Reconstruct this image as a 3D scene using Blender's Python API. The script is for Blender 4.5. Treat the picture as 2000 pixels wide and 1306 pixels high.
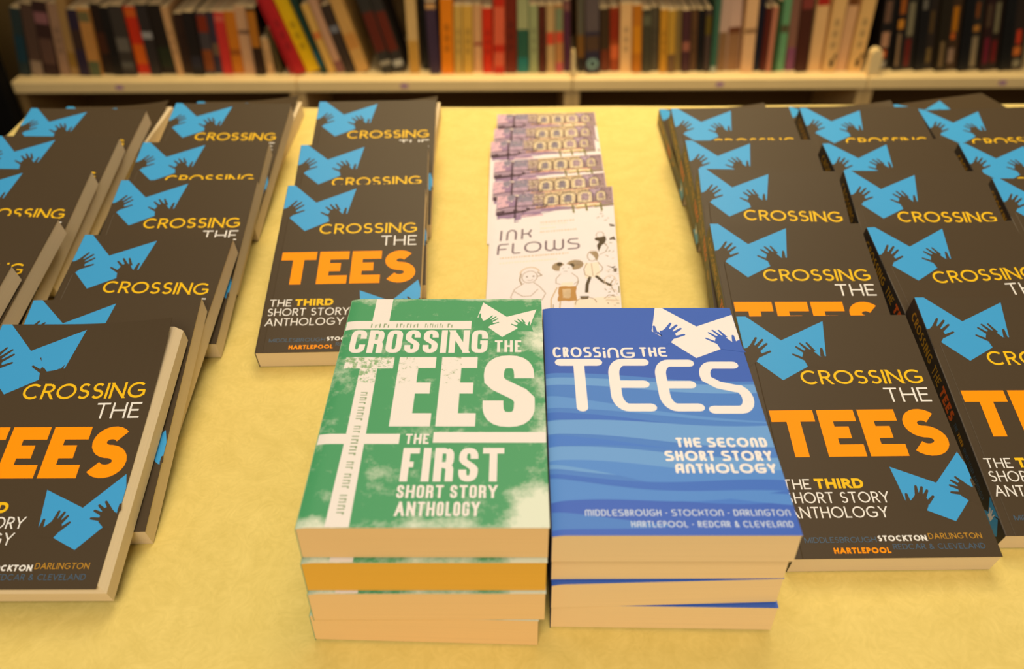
import bpy, math, random
from mathutils import Matrix, Vector

for o in list(bpy.data.objects):
    bpy.data.objects.remove(o)
S = bpy.context.scene
COL = S.collection

# ------------------------------------------------------------------ camera
F_PX = 1690.06
PITCH, ROLL, CAM_H = 0.673559, -0.005262, 0.458411
cam_d = bpy.data.cameras.new('camera')
cam = bpy.data.objects.new('camera', cam_d)
COL.objects.link(cam)
_f = Vector((0, math.cos(PITCH), -math.sin(PITCH)))
_r = Vector((1, 0, 0))
_u = _r.cross(_f)
_r2 = _r * math.cos(ROLL) + _u * math.sin(ROLL)
_u2 = -_r * math.sin(ROLL) + _u * math.cos(ROLL)
cam.matrix_world = Matrix(((_r2.x, _u2.x, -_f.x, 0), (_r2.y, _u2.y, -_f.y, 0),
                           (_r2.z, _u2.z, -_f.z, CAM_H), (0, 0, 0, 1)))
cam_d.sensor_fit = 'HORIZONTAL'
cam_d.sensor_width = 36.0
cam_d.lens = F_PX / 2000 * 36.0
cam_d.clip_start = 0.01
cam_d.dof.use_dof = True
cam_d.dof.focus_distance = 0.60
cam_d.dof.aperture_fstop = 5.4
S.camera = cam

# ------------------------------------------------------------------ world, lights, exposure
S.view_settings.view_transform = 'Standard'
S.view_settings.look = 'None'
S.view_settings.gamma = 1
S.view_settings.exposure = -0.10
S.view_settings.use_curve_mapping = False
W_ = bpy.data.worlds.new('world')
S.world = W_
W_.use_nodes = True
W_.node_tree.nodes['Background'].inputs[0].default_value = (1.0, 0.86, 0.66, 1)
W_.node_tree.nodes['Background'].inputs[1].default_value = 0.25


def area_light(name, loc, size, power, color, aim, size_y=None):
    d = bpy.data.lights.new(name, 'AREA')
    d.energy = power
    d.color = color
    d.size = size
    if size_y:
        d.shape = 'RECTANGLE'
        d.size_y = size_y
    o = bpy.data.objects.new(name, d)
    COL.objects.link(o)
    o.location = loc
    v = Vector(aim) - Vector(loc)
    o.rotation_euler = v.to_track_quat('-Z', 'Y').to_euler()
    return o


area_light('ceiling_lamp_light', (0.08, 0.84, 1.50), 0.75, 8, (1.0, 0.90, 0.76), (0.06, 0.78, 0))
area_light('front_fill_light', (-0.05, -0.82, 1.45), 0.8, 26, (1.0, 0.90, 0.76), (0.05, 0.4, 0.05))  # added fill from the camera side, brightens the page fronts
aisle = area_light('aisle_lamp_light', (0.15, 1.92, 1.7), 1.2, 29, (1.0, 0.80, 0.46), (0.25, 2.1, -0.45))
aisle.data.spread = math.radians(100)


# ------------------------------------------------------------------ materials
def srgb(r, g, b):
    def f(c):
        c /= 255.0
        return c / 12.92 if c <= 0.04045 else ((c + 0.055) / 1.055) ** 2.4
    return (f(r), f(g), f(b), 1)


def mat(name, col, rough=0.5, spec=0.5, bump=0.0, bscale=400, var=0.0, vscale=60):
    m = bpy.data.materials.new(name)
    m.use_nodes = True
    nt = m.node_tree
    b = nt.nodes['Principled BSDF']
    b.inputs['Base Color'].default_value = col
    b.inputs['Roughness'].default_value = rough
    b.inputs['Specular IOR Level'].default_value = spec
    tc = nt.nodes.new('ShaderNodeTexCoord')
    if var > 0:
        n = nt.nodes.new('ShaderNodeTexNoise')
        n.inputs['Scale'].default_value = vscale
        n.inputs['Detail'].default_value = 4
        nt.links.new(tc.outputs['Object'], n.inputs['Vector'])
        mx = nt.nodes.new('ShaderNodeMix')
        mx.data_type = 'RGBA'
        mx.inputs['A'].default_value = tuple(c * (1 - var) for c in col[:3]) + (1,)
        mx.inputs['B'].default_value = tuple(min(1, c * (1 + var)) for c in col[:3]) + (1,)
        nt.links.new(n.outputs['Fac'], mx.inputs['Factor'])
        nt.links.new(mx.outputs['Result'], b.inputs['Base Color'])
    if bump > 0:
        n2 = nt.nodes.new('ShaderNodeTexNoise')
        n2.inputs['Scale'].default_value = bscale
        nt.links.new(tc.outputs['Object'], n2.inputs['Vector'])
        bp = nt.nodes.new('ShaderNodeBump')
        bp.inputs['Strength'].default_value = bump
        bp.inputs['Distance'].default_value = 0.0005
        nt.links.new(n2.outputs['Fac'], bp.inputs['Height'])
        nt.links.new(bp.outputs['Normal'], b.inputs['Normal'])
    return m


def pages_mat(name, col, dark=0.86, scale=1.0):
    """page edges: very fine layers along the thickness of the book"""
    m = bpy.data.materials.new(name)
    m.use_nodes = True
    nt = m.node_tree
    b = nt.nodes['Principled BSDF']
    b.inputs['Roughness'].default_value = 0.8
    b.inputs['Specular IOR Level'].default_value = 0.15
    tc = nt.nodes.new('ShaderNodeTexCoord')
    mp = nt.nodes.new('ShaderNodeMapping')
    mp.inputs['Scale'].default_value = (6 * scale, 6 * scale, 2600 * scale)
    n = nt.nodes.new('ShaderNodeTexNoise')
    n.inputs['Scale'].default_value = 1
    n.inputs['Detail'].default_value = 3
    nt.links.new(tc.outputs['Object'], mp.inputs['Vector'])
    nt.links.new(mp.outputs['Vector'], n.inputs['Vector'])
    mx = nt.nodes.new('ShaderNodeMix')
    mx.data_type = 'RGBA'
    mx.inputs['A'].default_value = tuple(c * dark for c in col[:3]) + (1,)
    mx.inputs['B'].default_value = tuple(min(1, c * 1.04) for c in col[:3]) + (1,)
    nt.links.new(n.outputs['Fac'], mx.inputs['Factor'])
    nt.links.new(mx.outputs['Result'], b.inputs['Base Color'])
    bp = nt.nodes.new('ShaderNodeBump')
    bp.inputs['Strength'].default_value = 0.15
    bp.inputs['Distance'].default_value = 0.0003
    nt.links.new(n.outputs['Fac'], bp.inputs['Height'])
    nt.links.new(bp.outputs['Normal'], b.inputs['Normal'])
    return m


def speckle_mat(name, base, ink, lo, hi, scale, rough=0.5, regions=(), stretch=(1, 1, 1)):
    """worn print: base colour broken by patches of a second ink; regions = (u, v, radius, weight) in metres"""
    m = bpy.data.materials.new(name)
    m.use_nodes = True
    nt = m.node_tree
    b = nt.nodes['Principled BSDF']
    b.inputs['Roughness'].default_value = rough
    tc = nt.nodes.new('ShaderNodeTexCoord')
    mp = nt.nodes.new('ShaderNodeMapping')
    mp.inputs['Scale'].default_value = stretch
    nt.links.new(tc.outputs['Object'], mp.inputs['Vector'])
    n = nt.nodes.new('ShaderNodeTexNoise')
    n.inputs['Scale'].default_value = scale
    n.inputs['Detail'].default_value = 9
    n.inputs['Roughness'].default_value = 0.72
    nt.links.new(mp.outputs['Vector'], n.inputs['Vector'])
    val = n.outputs['Fac']
    for (u, v, ru, rv, wt) in regions:
        sub = nt.nodes.new('ShaderNodeVectorMath')
        sub.operation = 'SUBTRACT'
        nt.links.new(tc.outputs['Object'], sub.inputs[0])
        sub.inputs[1].default_value = (u, v, 0)
        mul = nt.nodes.new('ShaderNodeVectorMath')
        mul.operation = 'MULTIPLY'
        nt.links.new(sub.outputs[0], mul.inputs[0])
        mul.inputs[1].default_value = (1 / ru, 1 / rv, 0)
        ln = nt.nodes.new('ShaderNodeVectorMath')
        ln.operation = 'LENGTH'
        nt.links.new(mul.outputs[0], ln.inputs[0])
        mr = nt.nodes.new('ShaderNodeMapRange')
        mr.inputs['From Min'].default_value = 1.0
        mr.inputs['From Max'].default_value = 0.3
        mr.inputs['To Min'].default_value = 0.0
        mr.inputs['To Max'].default_value = wt
        nt.links.new(ln.outputs['Value'], mr.inputs['Value'])
        ad = nt.nodes.new('ShaderNodeMath')
        nt.links.new(val, ad.inputs[0])
        nt.links.new(mr.outputs['Result'], ad.inputs[1])
        val = ad.outputs[0]
    cr = nt.nodes.new('ShaderNodeValToRGB')
    cr.color_ramp.elements[0].position = lo
    cr.color_ramp.elements[0].color = base
    cr.color_ramp.elements[1].position = hi
    cr.color_ramp.elements[1].color = ink
    nt.links.new(val, cr.inputs['Fac'])
    nt.links.new(cr.outputs['Color'], b.inputs['Base Color'])
    return m


M = {}
M['grey'] = mat('cover_charcoal', (0.064, 0.042, 0.0205, 1), 0.46, 0.27, 0.04, 900)
M['spine_grey'] = mat('spine_charcoal', (0.028, 0.022, 0.018, 1), 0.45, 0.5)
M['sky'] = mat('print_sky_blue', (0.045, 0.33, 0.66, 1), 0.44, 0.32)
M['yellow'] = mat('print_yellow', (0.85, 0.50, 0.008, 1), 0.42, 0.25)
M['orange'] = mat('print_orange', (0.98, 0.30, 0.001, 1), 0.45, 0.15)
M['white'] = mat('print_white', (0.80, 0.76, 0.70, 1), 0.42, 0.25)
M['slate'] = mat('print_slate_blue', (0.055, 0.115, 0.185, 1), 0.42)
M['amber'] = mat('print_amber', (0.50, 0.24, 0.012, 1), 0.42)
M['spine_yellow'] = mat('spine_print_yellow', (0.42, 0.22, 0.012, 1), 0.45)
M['spine_red'] = mat('spine_print_red', (0.62, 0.10, 0.01, 1), 0.45)
M['pages'] = pages_mat('page_edges_cream', (0.80, 0.635, 0.40, 1))
M['pages_tan'] = pages_mat('page_edges_tan', (0.93, 0.61, 0.26, 1))
M['pages_amber'] = pages_mat('page_edges_amber', (0.88, 0.47, 0.055, 1))
CREAM = (0.83, 0.76, 0.70, 1)
GREEN = (0.056, 0.315, 0.125, 1)
M['green'] = speckle_mat('cover_green_worn', GREEN, (0.72, 0.76, 0.60, 1), 0.56, 0.86, 55, 0.5,
                         regions=((0.124, 0.010, 0.024, 0.026, 0.42), (0.131, 0.10, 0.012, 0.10, 0.16),
                                  (0.131, 0.155, 0.02, 0.02, 0.24), (0.004, 0.0, 0.03, 0.012, 0.34), (0.07, 0.0, 0.06, 0.008, 0.22),
                                  (0.0, 0.12, 0.02, 0.05, 0.13), (0.10, 0.2, 0.09, 0.006, 0.25), (0.01, 0.2, 0.02, 0.012, 0.24),
                                  (0.04, 0.03, 0.02, 0.02, 0.12), (0.105, 0.105, 0.02, 0.03, 0.10)))
M['green_plain'] = mat('print_green', GREEN, 0.5, var=0.2)
M['gwhite'] = speckle_mat('print_cream_worn', CREAM, (0.50, 0.56, 0.42, 1), 0.70, 0.78, 260, 0.5)
M['gworn'] = speckle_mat('print_cream_very_worn', CREAM, (0.25, 0.42, 0.20, 1), 0.49, 0.56, 330, 0.5)
M['gfleck'] = speckle_mat('print_cream_flecked', CREAM, (0.28, 0.36, 0.18, 1), 0.585, 0.63, 330, 0.5)
M['gdust'] = mat('print_faded_green', (0.24, 0.33, 0.17, 1), 0.5)
M['bluebase'] = mat('cover_royal_blue', (0.045, 0.122, 0.50, 1), 0.45, 0.3)
for i, c in enumerate([(0.10, 0.27, 0.66), (0.155, 0.37, 0.74), (0.07, 0.20, 0.62), (0.12, 0.32, 0.72),
                       (0.20, 0.43, 0.76), (0.085, 0.245, 0.68), (0.065, 0.16, 0.58)]):
    M['wave%d' % i] = mat('print_wave_blue', (c[0] * .72, c[1] * .80, c[2] * .92, 1), 0.45, 0.3)
M['bluewhite'] = mat('print_bright_white', (0.84, 0.79, 0.77, 1), 0.42)
M['paleblue'] = mat('print_pale_blue', (0.55, 0.64, 0.80, 1), 0.42)
M['navy'] = mat('spine_navy', (0.012, 0.018, 0.07, 1), 0.45)
# booklet art
M['paper'] = mat('booklet_white', (0.79, 0.72, 0.735, 1), 0.55, 0.4, var=0.03)
ART = dict(pink=(0.66, 0.41, 0.50), lilac=(0.30, 0.19, 0.33), purple=(0.15, 0.08, 0.19), mauve=(0.42, 0.29, 0.40),
           slateg=(0.24, 0.21, 0.29), rose=(0.72, 0.38, 0.28), plum=(0.055, 0.022, 0.045), cream2=(0.82, 0.68, 0.44),
           sand=(0.58, 0.42, 0.25), olive=(0.22, 0.19, 0.06), ink=(0.16, 0.11, 0.07), dusk=(0.32, 0.21, 0.24),
           ochre=(0.45, 0.23, 0.06), wash=(0.82, 0.70, 0.58), faint=(0.66, 0.52, 0.38), title=(0.20, 0.14, 0.17),
           sepia=(0.34, 0.24, 0.14), dark=(0.07, 0.045, 0.02))
for k, c in ART.items():
    M['a_' + k] = mat('print_' + k, c + (1,), 0.55, 0.4, var=0.22 if k in ('pink', 'lilac', 'purple', 'mauve', 'slateg', 'rose', 'sand', 'dusk', 'plum') else 0.0, vscale=140)


# ------------------------------------------------------------------ object helpers
def link(o):
    COL.objects.link(o)
    return o


def tag(o, label, cat, group=None):
    o['label'] = label
    o['category'] = cat
    if group:
        o['group'] = group
    return o


def empty(name, mw):
    o = bpy.data.objects.new(name, None)
    o.empty_display_size = 0.02
    link(o)
    o.matrix_world = mw
    return o


class MB:
    """collects polygons with material slots; build() links ONE mesh object"""
    def __init__(self):
        self.v, self.f, self.mi, self.mats = [], [], [], []

    def slot(self, m):
        if m not in self.mats:
            self.mats.append(m)
        return self.mats.index(m)

    def poly(self, pts, m):
        i = len(self.v)
        self.v += [tuple(p) for p in pts]
        self.f.append(list(range(i, i + len(pts))))
        self.mi.append(self.slot(m))

    def box(self, a, b, m):
        x0, y0, z0 = a
        x1, y1, z1 = b
        i = len(self.v)
        self.v += [(x0, y0, z0), (x1, y0, z0), (x1, y1, z0), (x0, y1, z0),
                   (x0, y0, z1), (x1, y0, z1), (x1, y1, z1), (x0, y1, z1)]
        for q in ((0, 3, 2, 1), (4, 5, 6, 7), (0, 1, 5, 4), (1, 2, 6, 5), (2, 3, 7, 6), (3, 0, 4, 7)):
            self.f.append([i + k for k in q])
            self.mi.append(self.slot(m))

    def prism(self, prof, axis_a, axis_b, m):
        """profile of (x, z) points extruded in y from axis_a to axis_b (profile counter-clockwise seen from -y)"""
        n = len(prof)
        i = len(self.v)
        self.v += [(x, axis_a, z) for x, z in prof] + [(x, axis_b, z) for x, z in prof]
        s = self.slot(m)
        self.f.append(list(range(i, i + n)))
        self.f.append(list(range(i + 2 * n - 1, i + n - 1, -1)))
        self.mi += [s, s]
        for k in range(n):
            k2 = (k + 1) % n
            self.f.append([i + k2, i + k, i + n + k, i + n + k2])
            self.mi.append(s)

    def mesh(self, name, warp=None):
        me = bpy.data.meshes.new(name)
        vs = [warp(*p) for p in self.v] if warp else self.v
        me.from_pydata(vs, [], self.f)
        for m in self.mats:
            me.materials.append(m)
        me.polygons.foreach_set('material_index', self.mi)
        me.update()
        return me

    def build(self, name, parent=None, warp=None):
        o = bpy.data.objects.new(name, self.mesh(name, warp))
        link(o)
        if parent:
            o.parent = parent
        return o


def bevel(o, w, seg=2):
    b = o.modifiers.new('bevel', 'BEVEL')
    b.width = w
    b.segments = seg
    b.limit_method = 'ANGLE'
    return o


# ------------------------------------------------------------------ lettering: stroked glyphs
def arc(cx, cy, rx, ry, a0, a1, n=14, e=2.0):
    pts = []
    for k in range(n + 1):
        a = math.radians(a0 + (a1 - a0) * k / n)
        c, s = math.cos(a), math.sin(a)
        pts.append((cx + rx * math.copysign(abs(c) ** (2 / e), c), cy + ry * math.copysign(abs(s) ** (2 / e), s)))
    return pts


def L(*p):
    return ('L', list(p))


def C(p):
    return ('C', p)


def glyph(ch, style):
    """strokes in a unit box, and the natural width relative to the cap height"""
    e = {'sans': 2.0, 'cond': 3.2, 'techno': 2.6}[style]
    stem = L((0, 0), (0, 1))
    if style == 'techno':
        if ch == 'E':
            return [C([(1, 1)] + arc(.34, .72, .34, .28, 90, 180, 8) + arc(.34, .28, .34, .28, 180, 270, 8) + [(1, 0)]), C([(0.02, .5), (.9, .5)])], .78
        if ch == 'S':
            return [C([(.86, 1)] + arc(.26, .76, .26, .24, 90, 200, 8) + [(.30, .54), (.74, .46)] + arc(.72, .24, .28, .24, 62, -90, 8) + [(0.02, 0)])], .82
        if ch == 'N':
            return [C([(0, 0), (0, .62)] + arc(.5, .6, .5, .4, 180, 0, 12) + [(1, 0)])], .75
        if ch == 'M':
            return [C([(0, 0), (0, .7)] + arc(.25, .72, .25, .28, 180, 0, 8) + [(.5, 0)]), C([(.5, .7)] + arc(.75, .72, .25, .28, 180, 0, 8) + [(1, 0)])], 1.05
        if ch == 'A':
            return [C([(0, 0), (0, .6)] + arc(.4, .6, .4, .4, 180, 90, 8) + [(1, 1), (1, 0)]), C([(0, .4), (1, .4)])], .75
        if ch == 'W':
            return [C([(0, 1), (0, .3)] + arc(.25, .28, .25, .28, 180, 360, 8) + [(.5, 1)]), C([(.5, .3)] + arc(.75, .28, .25, .28, 180, 360, 8) + [(1, 1)])], 1.25
        if ch == 'G':
            return [C([(.95, 1)] + arc(.4, .6, .4, .4, 90, 180, 6) + arc(.4, .4, .4, .4, 180, 270, 6) + arc(.7, .25, .3, .25, 270, 360, 6) + [(1, .45), (.5, .45)])], .95
        if ch == 'i':
            return [C([(.5, 0), (.5, .62)]), C([(.5, .99), (.5, 1)])], .0
        if ch == 'K':
            return [C([(0, 0), (0, 1)]), C([(0, .5), (.45, .5)] + arc(.5, .95, .5, .45, 270, 350, 5)), C([(.45, .5)] + arc(.5, .05, .5, .45, 90, 10, 5))], .75
        if ch == 'F':
            return [C([(0, 0), (0, .8)] + arc(.25, .75, .25, .25, 180, 90, 5) + [(1, 1)]), C([(0, .5), (.8, .5)])], .75
        if ch == 'L':
            return [C([(0, 1), (0, .25)] + arc(.25, .25, .25, .25, 180, 270, 5) + [(1, 0)])], .6
    if ch == 'A':
        return [L((0, 0), (.5, 1)), L((1, 0), (.5, 1)), C([(.2, .33), (.8, .33)])], .86
    if ch == 'B':
        return [stem, C([(0, 1), (.5, 1)] + arc(.52, .76, .40, .24, 90, -90, 8, e) + [(0, .52)]), C([(0, .52), (.5, .52)] + arc(.54, .26, .46, .26, 90, -90, 8, e) + [(0, 0)])], .62
    if ch == 'C':
        if style == 'cond':
            return [C([(1, .64)] + arc(.5, .7, .5, .3, 0, 180, 10, e) + arc(.5, .3, .5, .3, 180, 360, 10, e) + [(1, .34)])], .62
        return [C(arc(.56, .5, .56, .5, 48, 312, 22, e))], .86
    if ch == 'D':
        return [stem, C([(0, 1), (.35, 1)] + arc(.42, .5, .58, .5, 90, -90, 14, e) + [(0, 0)])], .76
    if ch == 'E':
        return [stem, L((0, 1), (1, 1)), C([(0, .51), (.9, .51)]), L((0, 0), (1, 0))], .56
    if ch == 'F':
        return [stem, L((0, 1), (1, 1)), C([(0, .5), (.88, .5)])], .52
    if ch == 'G':
        if style == 'cond':
            return [C([(1, .64)] + arc(.5, .7, .5, .3, 0, 180, 10, e) + arc(.5, .3, .5, .3, 180, 360, 10, e) + [(1, .45), (.55, .45)])], .64
        return [C(arc(.53, .5, .53, .5, 48, 326, 22, e)), C([(.56, .46), (.98, .46)]), C([(.97, .5), (.97, .12)])], .94
    if ch == 'H':
        return [stem, L((1, 0), (1, 1)), C([(0, .51), (1, .51)])], .72
    if ch == 'I':
        return [L((.5, 0), (.5, 1))], 0.0
    if ch == 'K':
        return [stem, L((.08, .46), (.95, 1)), L((.22, .56), (1, 0))], .68
    if ch == 'L':
        return [stem, L((0, 0), (1, 0))], .5
    if ch == 'M':
        return [stem, L((1, 0), (1, 1)), L((0, 1), (.5, 0)), L((1, 1), (.5, 0))], .92
    if ch == 'N':
        return [stem, L((1, 0), (1, 1)), L((0, 1), (1, 0))], .78
    if ch == 'O':
        if style == 'cond':
            return [('O', arc(.5, .7, .5, .3, 0, 180, 10, e) + arc(.5, .3, .5, .3, 180, 360, 10, e))], .62
        return [('O', arc(.5, .5, .5, .5, 0, 360, 30, e if style != 'techno' else 2.2)[:-1])], (1.0 if style != 'techno' else 1.15)
    if ch == 'P':
        return [stem, C([(0, 1), (.5, 1)] + arc(.5, .73, .5, .27, 90, -90, 10, e) + [(0, .46)])], .58
    if ch == 'R':
        return [stem, C([(0, 1), (.5, 1)] + arc(.46, .74, .48, .26, 90, -90, 10, e) + [(0, .48)]), L((.45, .5), (1, 0)) if style != 'cond' else C([(.5, .48)] + arc(.6, .3, .35, .16, 90, 0, 5) + [(.95, -.1)])], .62
    if ch == 'S':
        if style == 'cond':
            return [C([(.96, .70)] + arc(.5, .75, .46, .25, 0, 180, 12, 2.6) + [(.06, .66), (.22, .58), (.80, .42), (.96, .33)] + arc(.5, .25, .46, .25, 0, -180, 12, 2.6) + [(.04, .31)])], .62
        return [C(arc(.5, .755, .45, .245, 36, 262, 14) + arc(.5, .255, .5, .255, 84, -146, 14))], .60
    if ch == 'T':
        return [L((0, 1), (1, 1)), L((.5, 0), (.5, 1))], .66
    if ch == 'U':
        return [C([(0, 1.1), (0, .4)] + arc(.5, .38, .5, .38, 180, 360, 12, e) + [(1, 1.1)])], .7
    if ch == 'V':
        return [L((0, 1), (.5, 0)), L((1, 1), (.5, 0))], .8
    if ch == 'W':
        return [L((0, 1), (.27, 0)), L((.5, 1), (.27, 0)), L((.5, 1), (.73, 0)), L((1, 1), (.73, 0))], 1.15
    if ch == 'Y':
        return [L((0, 1), (.5, .44)), L((1, 1), (.5, .44)), L((.5, 0), (.5, .5))], .74
    if ch == '&':
        return [C([(1, 0), (.22, .7)] + arc(.42, .80, .22, .20, 190, -30, 8) + [(.1, .38)] + arc(.36, .22, .34, .22, 150, 330, 8) + [(.92, .42)])], .75
    if ch == '-':
        return [C([(0, .45), (1, .45)])], .3
    if ch == '.':
        return [C([(.5, -.02), (.5, .02)])], 0.0
    return [], .3


def clip_y(pts, lo, hi):
    for sgn, lim in ((1, lo), (-1, -hi)):
        out = []
        for k in range(len(pts)):
            p, q = pts[k], pts[(k + 1) % len(pts)]
            a, b = sgn * p[1] - lim, sgn * q[1] - lim
            if a >= 0:
                out.append(p)
            if (a >= 0) != (b >= 0):
                t = a / (a - b)
                out.append((p[0] + (q[0] - p[0]) * t, p[1] + (q[1] - p[1]) * t))
        pts = out
        if len(pts) < 3:
            return []
    return pts


def ribbon(pts, w, closed=False):
    n = len(pts)
    off = []
    for i in range(n):
        a = pts[i - 1] if (i > 0 or closed) else pts[i]
        b = pts[(i + 1) % n] if (i < n - 1 or closed) else pts[i]
        d1 = (pts[i][0] - a[0], pts[i][1] - a[1])
        d2 = (b[0] - pts[i][0], b[1] - pts[i][1])
        l1, l2 = math.hypot(*d1), math.hypot(*d2)
        if l1 < 1e-9:
            d1, l1 = d2, l2
        if l2 < 1e-9:
            d2, l2 = d1, l1
        if l1 < 1e-9:
            d1, l1, d2, l2 = (1, 0), 1, (1, 0), 1
        n1 = (-d1[1] / l1, d1[0] / l1)
        n2 = (-d2[1] / l2, d2[0] / l2)
        m = (n1[0] + n2[0], n1[1] + n2[1])
        lm = math.hypot(*m)
        if lm < 1e-6:
            m, k = n1, 1
        else:
            m = (m[0] / lm, m[1] / lm)
            k = min(1.8, 1 / max(.3, m[0] * n1[0] + m[1] * n1[1]))
        off.append((m[0] * k * w / 2, m[1] * k * w / 2))
    quads = []
    for i in range(n if closed else n - 1):
        j = (i + 1) % n
        p, q, a, b = pts[i], pts[j], off[i], off[j]
        quads.append([(p[0] - a[0], p[1] - a[1]), (q[0] - b[0], q[1] - b[1]), (q[0] + b[0], q[1] + b[1]), (p[0] + a[0], p[1] + a[1])])
    return quads


def cap(p, w, n=12):
    return [(p[0] + w / 2 * math.cos(2 * math.pi * k / n), p[1] + w / 2 * math.sin(2 * math.pi * k / n)) for k in range(n)]


def text_polys(s, x0, x1, y0, h, w, style='sans', gap=None, slant=0.0):
    """polygons for string s filling x0..x1 on baseline y0 with cap height h and stroke w"""
    rnd = style == 'techno'
    gap = gap if gap is not None else h * .15
    items = []
    for ch in s:
        if ch == ' ':
            items.append((None, h * .30 if style != 'cond' else h * .22))
        else:
            g, wd = glyph(ch, style)
            items.append((g, max(wd * h, 0)))
    fixed = sum(w for g, wd in items if g is not None and wd <= 0) + gap * (len(s) - 1)
    flex = sum(wd for g, wd in items)
    k = max(.1, ((x1 - x0) - fixed) / max(flex, 1e-9)) if flex > 0 else 1
    polys = []
    x = x0
    for g, wd in items:
        if g is None:
            x += wd * k + gap
            continue
        ww = max(wd * k, w) if wd > 0 else w
        for kind, pts in g:
            P = [(x + w / 2 + px * (ww - w), y0 + w / 2 + py * (h - w)) for px, py in pts]
            if rnd:
                for q in ribbon(P, w, kind == 'O'):
                    polys.append(q)
                if kind != 'O':
                    polys.append(cap(P[0], w))
                    polys.append(cap(P[-1], w))
                continue
            if kind == 'L':
                (ax, ay), (bx, by) = P[0], P[1]
                d = math.hypot(bx - ax, by - ay)
                ux, uy = (bx - ax) / d, (by - ay) / d
                horiz = abs(pts[0][1] - pts[1][1]) < 1e-6
                ea = eb = 0
                if horiz:
                    ea = w / 2 if pts[0][0] in (0, 1) else 0
                    eb = w / 2 if pts[1][0] in (0, 1) else 0
                else:
                    ea = w if pts[0][1] in (0, 1) else 0
                    eb = w if pts[1][1] in (0, 1) else 0
                P = [(ax - ux * ea, ay - uy * ea), (bx + ux * eb, by + uy * eb)]
            for q in ribbon(P, w, kind == 'O'):
                q = clip_y(q, y0, y0 + h)
                if q:
                    polys.append(q)
        x += ww + gap
    if slant:
        polys = [[(px + slant * (py - y0), py) for px, py in q] for q in polys]
    return polys


MM = 0.001


def put(mb, polys, z, m, scale=MM):
    for n_, q in enumerate(polys):
        zz = z + (n_ % 16) * 1.4e-6         # overlapping strokes must not share a plane
        a = sum(q[i][0] * q[(i + 1) % len(q)][1] - q[(i + 1) % len(q)][0] * q[i][1] for i in range(len(q)))
        if abs(a) < 1e-7:
            continue
        if a < 0:
            q = q[::-1]
        mb.poly([(p[0] * scale, p[1] * scale, zz) for p in q], m)


def stroke(pts, w, rnd=True):
    return ribbon(pts, w) + ([cap(pts[0], w, 10), cap(pts[-1], w, 10)] if rnd else [])


def affine(src, dst):
    """least-squares affine map from pairs of points"""
    import numpy as np
    A = np.array([[a, b, 1] for a, b in src], float)
    B = np.array(dst, float)
    X = np.linalg.lstsq(A, B, rcond=None)[0]
    return lambda p: (p[0] * X[0][0] + p[1] * X[1][0] + X[2][0], p[0] * X[0][1] + p[1] * X[1][1] + X[2][1])


# emblem: an open book held by two hands (millimetres on the cover)
def hand_polys(palm, fingers, w0, w1):
    """palm polygon plus tapered round-tipped fingers, each (tip, root)"""
    out = [palm]
    for tip, root in fingers:
        dx, dy = root[0] - tip[0], root[1] - tip[1]
        d = math.hypot(dx, dy)
        nx, ny = -dy / d, dx / d
        out.append([(tip[0] - nx * w0 / 2, tip[1] - ny * w0 / 2), (root[0] - nx * w1 / 2, root[1] - ny * w1 / 2),
                    (root[0] + nx * w1 / 2, root[1] + ny * w1 / 2), (tip[0] + nx * w0 / 2, tip[1] + ny * w0 / 2)])
        out.append(cap(tip, w0, 10))
    return out


def tri_fan(poly):
    return [poly]


TOP_BOOK = [[(0, 198), (6.9, 198), (29, 174), (22.8, 137.1), (7, 154.4), (0, 158)],
            [(29, 174), (64.4, 192.5), (58.6, 157.8), (43.3, 149.2), (22.8, 137.1)]]
TOP_HANDS = (hand_polys([(0, 166.6), (2.4, 167.2), (6.6, 171.4), (9, 169.4), (11, 166.4), (12.2, 161.8), (9.1, 157.2), (7, 154.4), (0, 148)],
                        [((10.7, 176.6), (6.2, 169.2)), ((15.2, 174.8), (8.8, 167.6)), ((17.6, 170.8), (10.3, 164.6)), ((18.8, 163.6), (9.6, 159.2))], 1.7, 2.7)
             + hand_polys([(54.3, 158.4), (49.8, 164.6), (46.8, 166.0), (43.6, 163.8), (41.4, 158.6), (42.6, 152.4), (43.3, 149.1), (62, 147), (59, 158.4)],
                          [((47.4, 171.2), (51.2, 163.2)), ((42.5, 170.8), (47.2, 164.2)), ((38.8, 167.6), (44.6, 161.8)), ((35.1, 160.6), (43.2, 155.6))], 1.6, 2.6)
             + hand_polys([(54.2, 158.6), (59, 158.6), (59, 157), (54, 157)], [((57.0, 165.6), (56.2, 158.6))], 1.9, 3.2))
BOT_BOOK = [[(77.8, 64.7), (104.9, 52.2), (108.4, 24.4), (92.4, 32.3), (81.0, 38.0)],
            [(104.9, 52.2), (126.5, 75.7), (129, 66), (129, 49.6), (121.7, 39.2), (108.4, 24.4)]]
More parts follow.
